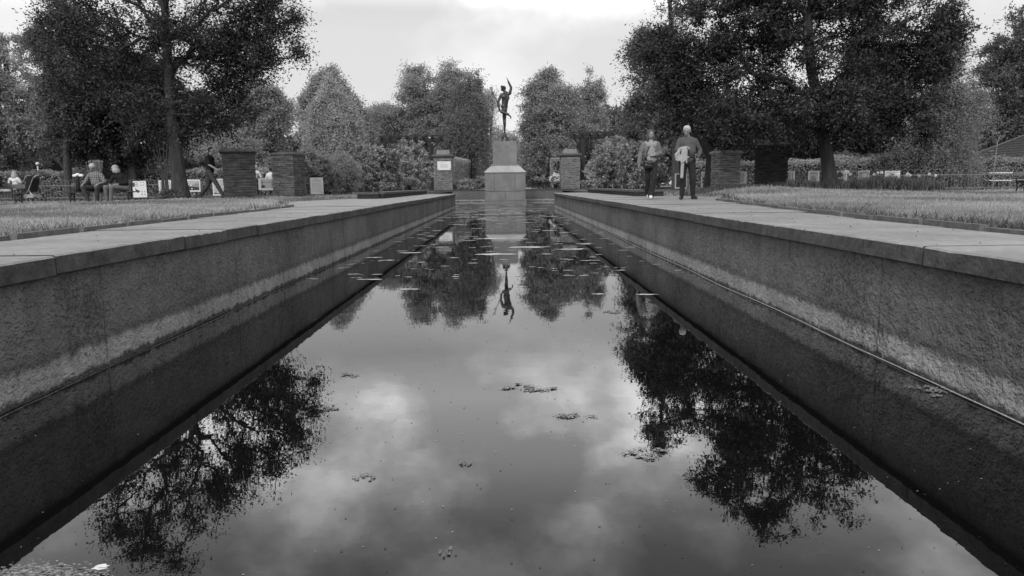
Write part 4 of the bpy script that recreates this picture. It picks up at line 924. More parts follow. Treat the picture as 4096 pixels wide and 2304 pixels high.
# long grass and daffodils by the right trunk
def longgrass(name, lab, x0, x1, y0, y1, n, h, seed, zf):
    rg = np.random.default_rng(seed); x = rg.uniform(x0, x1, n); y = rg.uniform(y0, y1, n); u = (x - x0) / (x1 - x0); ok = rg.uniform(0, 1, n) < (0.4 + .6 * np.sin(u * 3.14)); x, y = x[ok], y[ok]; n = len(x)
    hh = h * rg.uniform(.45, 1.1, n) * (0.75 + .25 * SN(seed, 3)(np.stack([x, y, 0 * x], 1))); z = np.array([zf(a, b) for a, b in zip(x, y)]); th = rg.uniform(0, 6.28, n); W = np.stack([np.cos(th), np.sin(th), 0 * th], 1) * 0.014
    ph = rg.uniform(0, 6.28, n); ln = np.stack([np.cos(ph), np.sin(ph), 0 * ph], 1) * (hh * rg.uniform(.1, .7, n))[:, None]; up = np.array([0, 0, 1.0]); b0 = np.stack([x, y, z - .02], 1)
    m1 = b0 + up * (hh * .6)[:, None] + ln * .35; t = b0 + up * (hh)[:, None] + ln; V = np.stack([b0 - W, b0 + W, m1 + W * .8, m1 - W * .8, t + W * .1, t - W * .1], 1).reshape(-1, 3); i = np.arange(n) * 6
    F = np.concatenate([np.stack([i, i + 1, i + 2, i + 3], 1), np.stack([i + 3, i + 2, i + 4, i + 5], 1)]); v = np.clip(rg.uniform(0, 1, n), 0, 1)
    o = link(name, fast_mesh(name, V, F, 4, np.concatenate([v, v])), 'blade_dark'); o['kind'] = 'stuff'; return o
longgrass('long_grass', '', X(3120, 24), X(3420, 24), 23.2, 26, 9000, .42, 131, zr)
longgrass('long_grass', '', X(3400, 23.5), X(3730, 23.5), 22.8, 25.5, 13000, .52, 132, zr)
longgrass('long_grass', '', -25, -8, FL - .25, FL + .3, 9000, .2, 133, lambda x, y: -.12)
longgrass('long_grass', '', 6.4, 24, FR - .25, FR + .35, 9000, .22, 134, lambda x, y: -.06)
longgrass('long_grass', '', X(2790, 22), X(3130, 22), 23.0, 23.9, 5000, .2, 135, zr)
rr = random.Random(77); DA = None
def daffodil():
    root = empty('daffodil', (0, 0, 0)); b = MB(); b.tube([(0, 0, 0), (.01, 0, .3), (.0, -.02, .46)], .006, 5); b.build('stem', 'blade_dark' if False else 'leaf_mid', root)
    f = MB()
    for k in range(6):
        a = k * math.pi / 3; c, s = math.cos(a), math.sin(a); f.poly([(0, -.03, .46), (.028 * c - .014 * s, -.038, .46 + .028 * s + .014 * c), (.055 * c, -.03, .46 + .055 * s), (.028 * c + .014 * s, -.038, .46 + .028 * s - .014 * c)])
    f.tube([(0, -.035, .46), (0, -.06, .46)], [.012, .02], 8, False); f.build('flower', 'petal', root); return root
DA = daffodil(); dl = []
for (px0, px1, d0, n, dz) in ((3530, 3610, 24.4, 12, 0.02), (3610, 3740, 24.8, 8, .02), (3340, 3400, 23.8, 7, 0), (3480, 3520, 24.5, 3, 0.02)):
    for k in range(n): dl.append((rr.uniform(px0, px1), d0 + rr.uniform(-.5, .5), dz))
for i, (px, dd, dz) in enumerate(dl):
    o = DA if i == 0 else copy_tree(DA)
    x = X(px, dd); o.location = (x, dd, zr(x, dd) + rr.uniform(-.03, .07)); o.rotation_euler = (rr.uniform(-.15, .15), rr.uniform(-.2, .2), rr.uniform(-.5, .5)); o.scale = (1.15,) * 3
    tag(o, ('white daffodil in front of the widest picture board' if px < 3612 and px > 3525 else 'white daffodil right of the last picture board' if px > 3600 else 'white daffodil in front of the thin-framed grey picture' if px > 3470 else 'white daffodil between the big right trunk and the two-tree picture'), 'flower', 'white daffodils in the long grass')

# ---------------------------------------------------------------- pergolas
def pergola(label, x0, x1, y, z, posts, brace, beams_h=0.24):
    root = empty('pergola', ((x0 + x1) / 2, y, 0.1), 0, label, 'pergola'); cx = (x0 + x1) / 2
    for k, yy in enumerate((-0.0, 1.5)):
        b = MB(); b.box((0, yy, z - 0.1), (x1 - x0, 0.12, beams_h)); b.build('beam', 'old_timber', root)
    n = int((x1 - x0) / 0.62)
    for k in range(n + 1):
        b = MB(); b.box((x0 - cx + .15 + k * (x1 - x0 - .3) / n, .75, z + 0.11), (0.10, 2.6, 0.16)); b.build('rafter', 'old_timber', root)
    for k, q in enumerate((0.0, 0.9)):
        b = MB(); b.box((0.0 + q * .1, .3 + q, z + .24), (x1 - x0 + .3, .07, .07)); b.build('batten', 'old_timber', root)
    for px in posts:
        for yy in (0.0, 1.5):
            b = MB(); b.box((px - cx, yy + .001, (z - .25) / 2 - .05), (0.26, 0.26, z - .22)); b.build('post', 'old_timber', root)
    for px, s in brace:
        b = MB(); b.tube([(px - cx, 0, z - 1.0), (px - cx + s * .75, 0, z - .24)], .075, 4); b.build('brace', 'old_timber', root)
zt = 4.02
pergola('weathered timber pergola above the left shrubs, behind the notice pier', X(1515, 58), X(1768, 58), 59, zt, [X(1722, 59), X(1530, 59)], [(X(1722, 59), 1), (X(1722, 59), -1)])
pergola('weathered timber pergola above the right gate pier and shrubs', X(2292, 58), X(2560, 58), 59, zt + .15, [X(2331, 59), X(2540, 59)], [(X(2331, 59), -1)])

# ---------------------------------------------------------------- benches
def bench_end(x, s=1.0):
    """cast-iron end: two splayed legs with scrolls and a curled back post"""
    b = MB(); t = .018
    b.tube([(x, -.24, 0), (x, -.19, .14), (x, -.24, .28), (x, -.27, .385)], [.026, .02, .022, .026], 6)
    b.tube([(x, .22, 0), (x, .15, .14), (x, .17, .28), (x, .22, .385)], [.026, .02, .022, .026], 6)
    b.tube([(x, -.27, .385), (x, 0, .37), (x, .22, .385)], .02, 6)
    b.tube([(x, -.2, .15), (x, -.08, .2), (x, .03, .2), (x, .15, .15)], .014, 6)
    b.tube([(x, .02 + .09 * math.cos(a), .24 + .08 * math.sin(a)) if 0 else (x, -.02 + .09 * math.cos(a), .285 + .07 * math.sin(a)) for a in [k * .7 for k in range(10)]], .010, 5)
    b.tube([(x, .2, .38), (x, .235, .52), (x, .27, .66), (x, .31, .74), (x, .36, .74), (x, .365, .69), (x, .33, .675)], [.022, .02, .02, .022, .02, .016, .012], 6)
    b.tube([(x, -.28, 0.005), (x, -.2, 0.005)], .03, 5); b.tube([(x, .18, 0.005), (x, .27, 0.005)], .03, 5)
    return b
def bench(label, loc, rz, L_=1.9, group='park benches', s=1.0):
    root = empty('park_bench', loc, rz, label, 'bench', group)
    for x in (-L_ / 2 + .14, L_ / 2 - .14): bench_end(x).build('end_frame', 'cast_iron', root, True)
    for k, y in enumerate((-.235, -.13, -.025, .08, .18)):
        b = MB(); b.box((0, y, .405 - .008 * math.sin(k / 4 * math.pi)), (L_, .085, .03)); b.build('seat_slat', 'bench_wood', root)
    b = MB(); b.box((0, .265, .625), (L_ - .1, .03, .13), R=Matrix.Rotation(-.2, 3, 'X')); b.build('back_board', 'bench_board', root)
    root.scale = (s, s, s); return root
BD = 23.7; BX = X(402, BD); BZ = -0.10
bench('dark iron and timber bench on the left lawn that the elderly couple sit on', (BX, BD, BZ), face(402, BD) * .4, 1.95)
BD2 = 23.2; B2X = X(-42, BD2)
bench('bench cut by the left edge of the picture with a crumpled cloth on it', (B2X, BD2, BZ - .02), face(-42, BD2) * .2, 1.9)
bench('bench at the right edge of the picture on the far lawn', (X(4165, 25), 25, -.04), 0.0, 1.7)
bench('nearer of two scroll-ended benches beyond the basin by the right gate pier', (X(2188, 57) + .1, 57.3, .1), math.radians(-90), 1.9, s=1.3)
bench('farther of two scroll-ended benches beyond the basin, beside the right hedge', (X(2138, 65) + .1, 65, .12), math.radians(-90), 1.9, s=1.25)
# crumpled cloth on the left bench
b = MB(); rr = random.Random(9)
for k in range(5): b.ball((X(25, 23.1) - .14 * k, 23.1 + rr.uniform(-.05, .05), BZ + .46 + rr.uniform(0, .02)), (.13, .10, .06), 14, 9, lambda d: 1 + .18 * math.sin(d.x * 9 + k) * math.cos(d.y * 11))
tag(b.build('cloth', 'cloth_pale', None, True), 'crumpled patterned cloth lying on the bench at the left edge', 'cloth')

# ---------------------------------------------------------------- pavilions with tiled roofs
def pavilion(label, cx, d, w, dep, z_e, z_r, ridge, seed):
    root = empty('pavilion', (cx, d, 0), 0, label, 'building'); b = MB(); b.box((0, 0, z_e / 2 - .1), (w - 1.0, dep - 1.0, z_e + .1)); b.build('wall', 'brick', root)
    r = MB(); hw, hd = w / 2, dep / 2; A = [(-hw, -hd, z_e), (hw, -hd, z_e), (hw, hd, z_e), (-hw, hd, z_e)]; R1, R2 = (-ridge / 2, 0, z_r), (ridge / 2, 0, z_r)
    # rows of tiles as steps down each slope
    def slope(p0, p1, q1, q0, rows=16):
        p0, p1, q0, q1 = map(Vector, (p0, p1, q0, q1))
        for k in range(rows):
            t0, t1 = k / rows, (k + 1) / rows; a, b_ = p0.lerp(q0, t0), p1.lerp(q1, t0); c, d_ = p1.lerp(q1, t1), p0.lerp(q0, t1); up = Vector((0, 0, .035))
            r.poly([a + up, b_ + up, c, d_]); r.poly([a, b_, b_ + up, a + up])
    slope(A[0], A[1], R2, R1); slope(A[1], A[2], R2, R2); slope(A[2], A[3], R1, R2); slope(A[3], A[0], R1, R1)
    ro = r.build('roof', 'roof_tile', root); e = MB()
    for a, c in ((A[0], R1), (A[1], R2), (A[2], R2), (A[3], R1), (R1, R2)): e.tube([(a[0], a[1], a[2] + .05), (c[0], c[1], c[2] + .05)], .10, 6)
    e.build('ridge_tiles', 'ridge_tile', ro); f = MB(); f.box((0, -hd + .02, z_e - .1), (w, .06, .2)); f.box((0, hd - .02, z_e - .1), (w, .06, .2)); f.box((-hw + .02, 0, z_e - .1), (.06, dep - .1, .2)); f.box((hw - .02, 0, z_e - .1), (.06, dep - .1, .2)); f.build('gutter', 'cast_iron', root)
    return root
pv = pavilion('low pavilion with a dark hipped roof behind the left hedge', X(195, 48), 48, 5.0, 4.5, 1.42, 2.35, 1.1, 1)
ll = MB(); ll.box((.75, -1.3, 2.02), (.9, .05, .05)); 
pavilion('pavilion with a steep tiled roof at the right edge behind the hedge', X(4330, 42), 42, 9.5, 8, 1.55, 4.0, .6, 2)
tag(MB().ball((X(158, 40), 40, P(158, 655, 40).z), .085, 14, 10).tube([(X(158, 40), 40, -.1), (X(158, 40), 40, P(158, 655, 40).z - .12)], .035, 8).build('globe_lamp', 'board_white'), 'small white globe on a post in front of the left pavilion roof', 'lamp')

# reed sculpture, pushchair, odds and ends
rr = random.Random(4); root = empty('reed_bundle', (X(388, 27), 27, -.08), 0, 'tall upright bundle of dry reeds standing behind the seated man', 'reeds'); b = MB()
for k in range(70):
    a = rr.uniform(0, 6.28); q = rr.uniform(0, 1) ** .5; x, y = .26 * q * math.cos(a), .22 * q * math.sin(a); h = rr.uniform(1.25, 1.5) + (.2 if k == 3 else 0)
    b.tube([(x * .6, y * .6, 0), (x * .85, y * .85, h * .6), (x * 1.15 + rr.uniform(-.02, .02), y * 1.1, h)], .009, 4)
    b.ball((x * 1.15, y * 1.1, h), (.018, .018, .03), 6, 4)
b.build('stalks', 'reed', root); b = MB(); b.tube([(.2 * math.cos(a), .17 * math.sin(a), .5) for a in [k * .35 for k in range(19)]], .014, 5); b.build('binding', 'bark', root)
# multi-stemmed sapling by the big left trunk
root = empty('sapling', (X(660, 31), 31, -.06), 0, 'bare pale upright sapling left of the big left trunk', 'sapling'); b = MB()
for k in range(9):
    a = rr.uniform(-.5, .5); b.tube([(a * .3, 0, 0), (a * .25, .02, .9), (a * .5, 0, 1.7), (a * .9, .03, 2.1 + rr.uniform(0, .7))], [.03, .025, .015, .007], 5)
b.build('stems', 'bark', root)
# tall umbelled weed on the right
root = empty('tall_weed', (X(3972, 29), 29, -.05), 0, 'tall pale umbelled weed stalk standing before the right hedge', 'plant'); b = MB()
top = P(3975, 570, 29); zb = lambda py: P(3975, py, 29).z + .05
b.tube([(0, 0, 0), (.0, 0, zb(640)), (.06, 0, zb(560)), (.14, 0, zb(540))], [.02, .017, .013, .008], 6); fl = MB()
for p0, p1 in (((.05, 570), (-.19, 526)), ((.06, 560), (.02, 534)), ((.08, 562), (.36, 530)), ((0, 632), (-.18, 605)), ((.1, 560), (.22, 545))):
    b.tube([(p0[0], 0, zb(p0[1])), ((p0[0] + p1[0]) / 2 + (.03 if p1[0] > 0 else -.03), 0, zb((p0[1] + p1[1]) / 2 + 3)), (p1[0], 0, zb(p1[1]))], [.010, .008, .006], 5)
    for k in range(16): fl.ball((p1[0] + rr.uniform(-.09, .09), rr.uniform(-.07, .07), zb(p1[1]) + rr.uniform(-.01, .04)), .016, 5, 4)
b.build('stem', 'reed', root); fl.build('umbels', 'reed', root)
# pushchair
px, pd = X(128, 30.5), 30.5
root = empty('pushchair', (px, pd, -.1), math.radians(0), 'black pushchair with a pale piped hood parked on the grass', 'pushchair')
b = MB(); b.poly([(-.28, -.24, .42), (.06, -.24, .42), (.20, -.24, .95), (.12, -.24, 1.06), (-.02, -.24, .98), (-.12, -.24, .66)]); b.poly([(-.28, .24, .42), (.06, .24, .42), (.20, .24, .95), (.12, .24, 1.06), (-.02, .24, .98), (-.12, .24, .66)][::-1])
q = [(-.28, .42), (.06, .42), (.20, .95), (.12, 1.06), (-.02, .98), (-.12, .66)]
for k in range(6): a, c = q[k], q[(k + 1) % 6]; b.poly([(a[0], -.24, a[1]), (a[0], .24, a[1]), (c[0], .24, c[1]), (c[0], -.24, c[1])])
b.build('seat', 'cloth_black', root)
for yy in (-.25, .25):
    b = MB(); b.tube([(-.2, yy, .75), (-.1, yy, .98), (.02, yy, 1.09), (.14, yy, 1.08)], .016, 6); b.build('hood_trim', 'cloth_pale', root, True)
    b = MB(); b.tube([(-.3, yy, .12), (0, yy, .5), (.24, yy, 1.0), (.36, yy, 1.04)], .014, 6); b.tube([(.26, yy, .1), (0, yy, .5)], .014, 6); b.build('frame', 'chrome', root, True)
    for xx in (-.3, .26):
        b = MB(); b.tube([(xx + .10 * math.cos(a), yy * 1.08, .10 + .10 * math.sin(a)) for a in [k * math.pi / 8 for k in range(17)]], .02, 6); b.build('wheel', 'cloth_black', root, True)
b = MB(); b.box((-.02, 0, .26), (.4, .4, .14)); b.build('basket', 'cloth_pale', root)
# white garden table behind the right railing
root = empty('garden_table', (X(4030, 33), 33, -.04), 0, 'white slatted table behind the right railing', 'table')
for zz, ww in ((.75, 2.2), (.42, 2.4)):
    b = MB(); b.box((0, -.45 if zz < .5 else 0, zz), (ww, .3 if zz < .5 else .7, .04)); b.build('seat' if zz < .5 else 'table_top', 'board_white', root)
for xx in (-.8, .8):
    b = MB(); b.tube([(xx, -.5, 0), (xx, .3, .73)], .03, 5); b.tube([(xx, .5, 0), (xx, -.3, .73)], .03, 5); b.build('leg', 'bark', root)
# flowers in a dark vase-shaped bag at the bench end
root = empty('flower_bouquet', (X(318, 23.6), 23.55, BZ + .42), 0, 'white flower heads on a black holder at the left end of the couple bench', 'flowers')
b = MB(); b.tube([(0, 0, 0), (0, 0, .12), (-.02, 0, .42)], [.10, .09, .04], 8); b.build('holder', 'cloth_black', root, True); b = MB()
for x, z in ((-.09, .5), (.0, .53), (.11, .5)): b.ball((x, 0, z), (.075, .06, .05), 12, 8, lambda d: 1 + .12 * math.sin(9 * d.x) * math.sin(8 * d.z))
b.build('flower', 'petal', root, True)
root = empty('shoulder_bag', (X(372, 23.7) - .12, 23.85, BZ + .42), 0, 'black bag on the bench behind the seated man', 'bag'); b = MB(); b.ball((0, 0, .2), (.26, .12, .22), 16, 10); b.build('body', 'cloth_black', root, True)
b = MB(); b.tube([(-.15, 0, .35), (0, 0, .48), (.15, 0, .35)], .014, 6); b.build('handle', 'cloth_black', root)

# ---------------------------------------------------------------- things floating on the water
def flake(cx, cy, r, rr, z, asp=1.0, n=9):
    a0 = rr.uniform(0, 6.28); return [(cx + r * asp * math.cos(a0 + 2 * math.pi * k / n) * rr.uniform(.55, 1.2), cy + r * math.sin(a0 + 2 * math.pi * k / n) * rr.uniform(.55, 1.2), z) for k in range(n)]
def mat_patch(px, py, wpx, label, seed, m='scum', asp=2.4, thick=.006):
    c = G(px, py, WATER); d = math.hypot(c.y, .5); w = wpx / FPX * c.y; rr = random.Random(seed); b = MB()
    cs = [(rr.gauss(0, w * .30), rr.gauss(0, w * .24 / asp * 2), rr.uniform(.3, 1)) for _ in range(9)]
    for k in range(330):
        q = rr.choice(cs); x = q[0] + rr.gauss(0, w * .10 * q[2]); y = q[1] + rr.gauss(0, w * .10 * q[2] / asp * 2); r = w * rr.uniform(.005, .024); z0 = rr.uniform(.001, thick)
        p_ = flake(x, y, r, rr, 0, rr.uniform(1, 2.2), 6); b.poly([(u, v, z0 + rr.uniform(0, .004)) for u, v, _ in p_])
    o = b.build('algae_mat', m); o.location = (c.x, c.y, WATER); tag(o, label, 'algae'); o['group'] = 'floating algae mats'; return o
A_ = [(1120 * 1.59 + 0, 1395 * 1.59, 55, 'small pale tattered scrap floating nearest the camera, mid water', 'scum', 1.0),
      (918 * 1.59, 1203 * 1.59, 95, 'pale algae mat left of centre below the bright cloud reflection', 'scum', 2.2),
      (1177 * 1.59, 1167 * 1.59, 55, 'small speckled algae mat just above and right of the pale left one', 'scum_dark', 2.2),
      (1600 * 1.59, 1143 * 1.59, 225, 'largest pale algae mat at the edge of the right tree reflection', 'scum', 3.0),
      (1427 * 1.59, 1048 * 1.59, 165, 'dark speckled algae mat on bright water right of centre', 'scum_dark', 3.0),
      (1345 * 1.59, 978 * 1.59, 215, 'long broken algae streak right of centre on the brightest water', 'scum_dark', 3.4),
      (875 * 1.59, 944 * 1.59, 80, 'dark twiggy algae scrap near the tip of the left tree reflection', 'scum_dark', 3.0),
      (832 * 1.59, 1030 * 1.59, 95, 'grey algae scrap under the left tree reflection tip', 'scum_dark', 3.0),
      (1535 * 1.59, 786 * 1.59, 85, 'dark algae scrap beside the top of the right tree reflection', 'scum_dark', 3.0),
      (2370 * 1.59, 985 * 1.59, 210, 'dark weedy scrap caught against the right wall rope', 'scum_dark', 2.2)]
for i, (px, py, w, lab, m_, asp) in enumerate(A_): mat_patch(px, py, w, lab, 200 + i, m_, asp)
rr = random.Random(66)
b = MB()
for k in range(2600):
    x = rr.gauss(0, .085); y = rr.gauss(0, .035); b.poly(flake(x, y, rr.uniform(.0012, .0045), rr, .004 + rr.uniform(0, .012), rr.uniform(1, 3), 6))
c = G(110, 2330, WATER); o = b.build('algae_mat', 'scum_dark'); o.location = (c.x, c.y, WATER); tag(o, 'thick dark raft of debris in the bottom left corner', 'algae', 'floating algae mats')
b = MB(); b.poly(flake(0, 0, .016, rr, .016, 1.7, 12)); b.poly(flake(.004, 0, .012, rr, .02, 1.4, 12)); c = G(405, 2288, WATER); o = b.build('pale_leaf', 'petal'); o.location = (c.x, c.y, WATER); tag(o, 'curled white scrap at the edge of the bottom left raft', 'leaf')
# pale streaks of scum on the far water
sl_ = [(1035, 636, 70), (1250, 640, 130), (1112, 622, 45), (1330, 622, 110), (975, 655, 50), (940, 648, 50), (890, 690, 40), (930, 703, 70), (1060, 660, 30), (1245, 600, 90), (1300, 602, 60), (1180, 605, 40), (1470, 613, 50), (1440, 627, 90), (1375, 638, 25), (1505, 740, 40), (1630, 741, 60), (1030, 728, 60), (1100, 580, 30), (1200, 575, 40), (1380, 580, 50), (1420, 585, 40), (1150, 565, 50), (1330, 560, 45), (1240, 555, 40), (1060, 590, 30), (1495, 655, 35), (1520, 600, 30)]
def scum_label(x, y, w):
    size = 'long' if w > 85 else 'middling' if w > 45 else 'short'
    side = 'before the left wall' if x < 1080 else 'left of the plinth reflection' if x < 1215 else 'across the plinth reflection' if x < 1335 else 'right of the plinth reflection' if x < 1460 else 'near the right wall'
    row = 'close under the plinth' if y < 590 else 'level with the plinth shoulder reflection' if y < 625 else 'where the tree reflections start' if y < 680 else 'beside the statue reflection'
    return size + ' pale scum streak ' + side + ', ' + row
for i, (x, y, w) in enumerate(sl_):
    c = G(x * K, y * K, WATER); ww = w * K / FPX * c.y / 2; b = MB(); n = 18
    b.poly([(ww * math.cos(2 * math.pi * k / n) * rr.uniform(.6, 1.1), ww * .42 * math.sin(2 * math.pi * k / n) * rr.uniform(.3, 1.2), .003) for k in range(n)])
    o = b.build('scum_patch', 'fleck'); o.location = (c.x, c.y, WATER); tag(o, scum_label(x, y, w), 'scum', 'pale scum patches on the far water')
def flecks(name, n, y0, y1, r0, r1, m, seed, asp=1.5):
    rr = random.Random(seed); b = MB()
    for k in range(n):
        y = math.exp(rr.uniform(math.log(y0), math.log(y1))); x = rr.uniform(XL, XR) if y < 37 else rr.uniform(-6, 6)
        if y > 48 and abs(x - PLX) < 1.5 and y < 51.2: continue
        r = rr.uniform(r0, r1) * (0.35 + y / 14); b.poly(flake(x, y, r, rr, WATER + .0025, asp, 7))
    o = b.build(name, m); o['kind'] = 'stuff'
flecks('duckweed', 950, 1.6, 14, .002, .007, 'fleck_dark', 301)
flecks('duckweed', 380, 1.6, 14, .0015, .005, 'fleck', 302)
flecks('surface_scum', 480, 9, 54, .006, .035, 'fleck', 303, 2.6)
flecks('surface_scum', 200, 24, 54, .02, .05, 'fleck', 304, 3.0)
# pebbles and droppings on the path
rr = random.Random(12)
b = MB()
for k in range(70):
    s = rr.choice((-1, 1)); y = math.exp(rr.uniform(math.log(4), math.log(22))); x = rr.uniform(-3.7, -2.6) if s < 0 else rr.uniform(2.45, 3.5); r = rr.uniform(.003, .008); b.ball((x, y, .006), (r, r, r * .5), 6, 4)
o = b.build('path_litter', 'fleck_dark'); o['kind'] = 'stuff'
# ---------------------------------------------------------------- people
def cap_mesh(V, F, p0, p1, r0, r1, nu=14, nv=5):
    p0, p1 = Vector(p0), Vector(p1); d = p1 - p0; L_ = d.length; d = d / L_ if L_ > 1e-6 else Vector((0, 0, 1)); h = Vector((0, 0, 1)) if abs(d.z) < .9 else Vector((0, 1, 0)); a = d.cross(h).normalized(); c = d.cross(a); rows = []
    for i in range(nv + 1): t = math.pi / 2 * i / nv; rows.append((p0 - d * (r0 * math.cos(t)), max(r0 * math.sin(t), 1e-4)))
    for i in range(nv + 1): t = math.pi / 2 * (1 - i / nv); rows.append((p1 + d * (r1 * math.cos(t)), max(r1 * math.sin(t), 1e-4)))
    n0 = len(V)
    for o, r in rows:
        for j in range(nu): th = 2 * math.pi * j / nu; V.append(o + (a * math.cos(th) + c * math.sin(th)) * r)
    for i in range(len(rows) - 1):
        for j in range(nu): q = n0 + i * nu + j; w = n0 + i * nu + (j + 1) % nu; F.append((q, w, w + nu, q + nu))
    F.append(tuple(n0 + j for j in range(nu))[::-1]); e = n0 + (len(rows) - 1) * nu; F.append(tuple(e + j for j in range(nu)))
def ell_mesh(V, F, c, r, R=None, nu=18, nv=12):
    c = Vector(c); R = R or Matrix.Identity(3); n0 = len(V)
    for i in range(1, nv):
        ph = math.pi * i / nv
        for j in range(nu): th = 2 * math.pi * j / nu; V.append(c + R @ Vector((r[0] * math.sin(ph) * math.cos(th), r[1] * math.sin(ph) * math.sin(th), r[2] * math.cos(ph))))
    for i in range(nv - 2):
        for j in range(nu): q = n0 + i * nu + j; w = n0 + i * nu + (j + 1) % nu; F.append((q, q + nu, w + nu, w))
    F.append(tuple(n0 + j for j in range(nu))); e = n0 + (nv - 2) * nu; F.append(tuple(e + j for j in range(nu))[::-1])
def melt(name, prims, voxel, m, parent, smooth=2):
    """one continuous skin from overlapping tapered volumes"""
    V, F = [], []
    for p in prims:
        if p[0] == 'c': cap_mesh(V, F, *p[1:])
        else: ell_mesh(V, F, *p[1:])
    me = bpy.data.meshes.new('tmp'); me.from_pydata([tuple(v) for v in V], [], F); o = bpy.data.objects.new('tmp', me); COL.objects.link(o)
    rm = o.modifiers.new('r', 'REMESH'); rm.mode = 'VOXEL'; rm.voxel_size = voxel; rm.use_smooth_shade = True
    s = o.modifiers.new('s', 'SMOOTH'); s.factor = .5; s.iterations = smooth
    dg = bpy.context.evaluated_depsgraph_get(); res = bpy.data.meshes.new_from_object(o.evaluated_get(dg)); bpy.data.objects.remove(o); bpy.data.meshes.remove(me); res.name = name
    res.polygons.foreach_set('use_smooth', [True] * len(res.polygons))
    return link(name, res, m, parent)
def hand(wr, d, pn, curl=.5, k=1.0, side=1):
    """palm, four unequal fingers in two joints, thumb from the side of the palm. d: along hand, pn: palm faces this way"""
    wr, d, pn = Vector(wr), Vector(d).normalized(), Vector(pn); pn = (pn - d * pn.dot(d)).normalized(); s = d.cross(pn) * side; out = []
    pc = wr + d * .045 * k; out.append(('c', wr, wr + d * .03 * k, .026 * k, .028 * k))
    for o in (-.024, -.008, .008, .024): out.append(('c', wr + d * .02 * k + s * o * .8 * k, wr + d * .082 * k + s * o * k, .014 * k, .0125 * k))
    for o, l in ((-.027, .062), (-.009, .074), (.009, .078), (.027, .070)):
        b = wr + d * .088 * k + s * o * k; a = curl * .9; d1 = (d * math.cos(a) + pn * math.sin(a)); a2 = curl * 2.0; d2 = d * math.cos(a2) + pn * math.sin(a2)
        m_ = b + d1 * l * .5 * k; out.append(('c', b, m_, .0095 * k, .009 * k)); out.append(('c', m_, m_ + d2 * l * .5 * k, .009 * k, .0075 * k))
    tb_ = wr + d * .03 * k + s * .03 * k; t1 = tb_ + (d * .6 + s * .7 + pn * .35).normalized() * .036 * k; out.append(('c', tb_, t1, .013 * k, .011 * k)); out.append(('c', t1, t1 + (d * .9 + s * .25 + pn * .4).normalized() * .03 * k, .0105 * k, .009 * k))
    return out
def frame_of(J):
    up = (Vector(J['nek']) - Vector(J['pel'])).normalized(); f = Vector(J['front']); f = (f - up * f.dot(up)).normalized(); r = f.cross(up).normalized()  # r: the body's own right seen from behind
    return up, f, r
def rot_of(up, f): r = f.cross(up); return Matrix((r, f, up)).transposed()
def torso(J, g=0.0, wch=.165, wab=.145, wpe=.16, belly=0.0, dch=.11):
    up, f, r = frame_of(J); R = rot_of(up, f); pel, nek = Vector(J['pel']), Vector(J['nek']); L_ = (nek - pel).length
    at = lambda t, q=0: pel + up * (L_ * t) + f * q
    out = [('e', at(.66), (wch + g, dch + g, .17 + g), R), ('e', at(.36, .01 + belly * .4), (wab + g, .10 + g + belly, .16 + g), R), ('e', at(.06), (wpe + g, .115 + g, .13 + g), R), ('e', at(.5, belly * .3), (wab + .005 + g, .10 + g + belly * .7, .15 + g), R)]
    out.append(('c', at(.86), nek, .075 + g * .6, .055 + g * .5))
    for k in 'ab': out.append(('c', nek - up * .03, Vector(J['s' + k]) + up * .005, .05 + g * .6, .044 + g * .8))
    for k in 'ab': out.append(('c', at(.80), Vector(J['s' + k]) - up * .015, .070 + g * .8, .046 + g))
    return out
def arms(J, g=0.0, upto=2.0, k=1.0, sides='ab'):
    out = []
    for s in sides:
        S, E_, W_ = Vector(J['s' + s]), Vector(J['e' + s]), Vector(J['w' + s])
        if upto >= 1: out.append(('c', S, E_, .050 * k + g, .040 * k + g)); out.append(('c', E_, E_.lerp(W_, min(upto - 1, 1.0)), .040 * k + g, (.040 - .012 * min(upto - 1, 1)) * k + g)) if upto > 1 else None
        else: out.append(('c', S, S.lerp(E_, upto), .052 * k + g, .048 * k + g * 1.3))
    return out
def legs(J, g=0.0, k=1.0, flare=0.0, cut=1.0):
    out = []
    for s in 'ab':
        H, K_, A = Vector(J['h' + s]), Vector(J['k' + s]), Vector(J['a' + s]); out.append(('c', H, K_, .082 * k + g, .056 * k + g)); out.append(('c', K_, K_.lerp(A, .35), .054 * k + g, .054 * k + g)); out.append(('c', K_.lerp(A, .3), K_.lerp(A, cut), .053 * k + g, .036 * k + g + flare))
    return out
def headp(J, k=1.0):
    h = Vector(J['hed']); f = Vector(J.get('face', J['front'])).normalized(); u = Vector(J.get('hup', (0, 0, 1))); u = (u - f * u.dot(f)).normalized(); R = rot_of(u, f); r = f.cross(u)
    out = [('e', h + u * .018 - f * .008, (.074 * k, .092 * k, .088 * k), R), ('e', h - u * .045 + f * .022, (.054 * k, .062 * k, .066 * k), R), ('e', h - u * .088 + f * .058, (.024 * k, .022 * k, .018 * k), R),
           ('c', h + f * .088 + u * .012, h + f * .108 - u * .022, .009, .014), ('c', Vector(J['nek']) - Vector((0, 0, .03)), h - u * .05 - f * .015, .058 * k, .052 * k)]
    for s in (-1, 1): out += [('e', h + r * s * .076 * k - u * .005, (.010, .020, .030), R), ('e', h + r * s * .036 + f * .062 - u * .026, (.020, .018, .018), R)]
    out.append(('c', h + r * .04 + f * .08 + u * .028, h - r * .04 + f * .08 + u * .028, .010, .010))
    return out, h, f, u, r, R
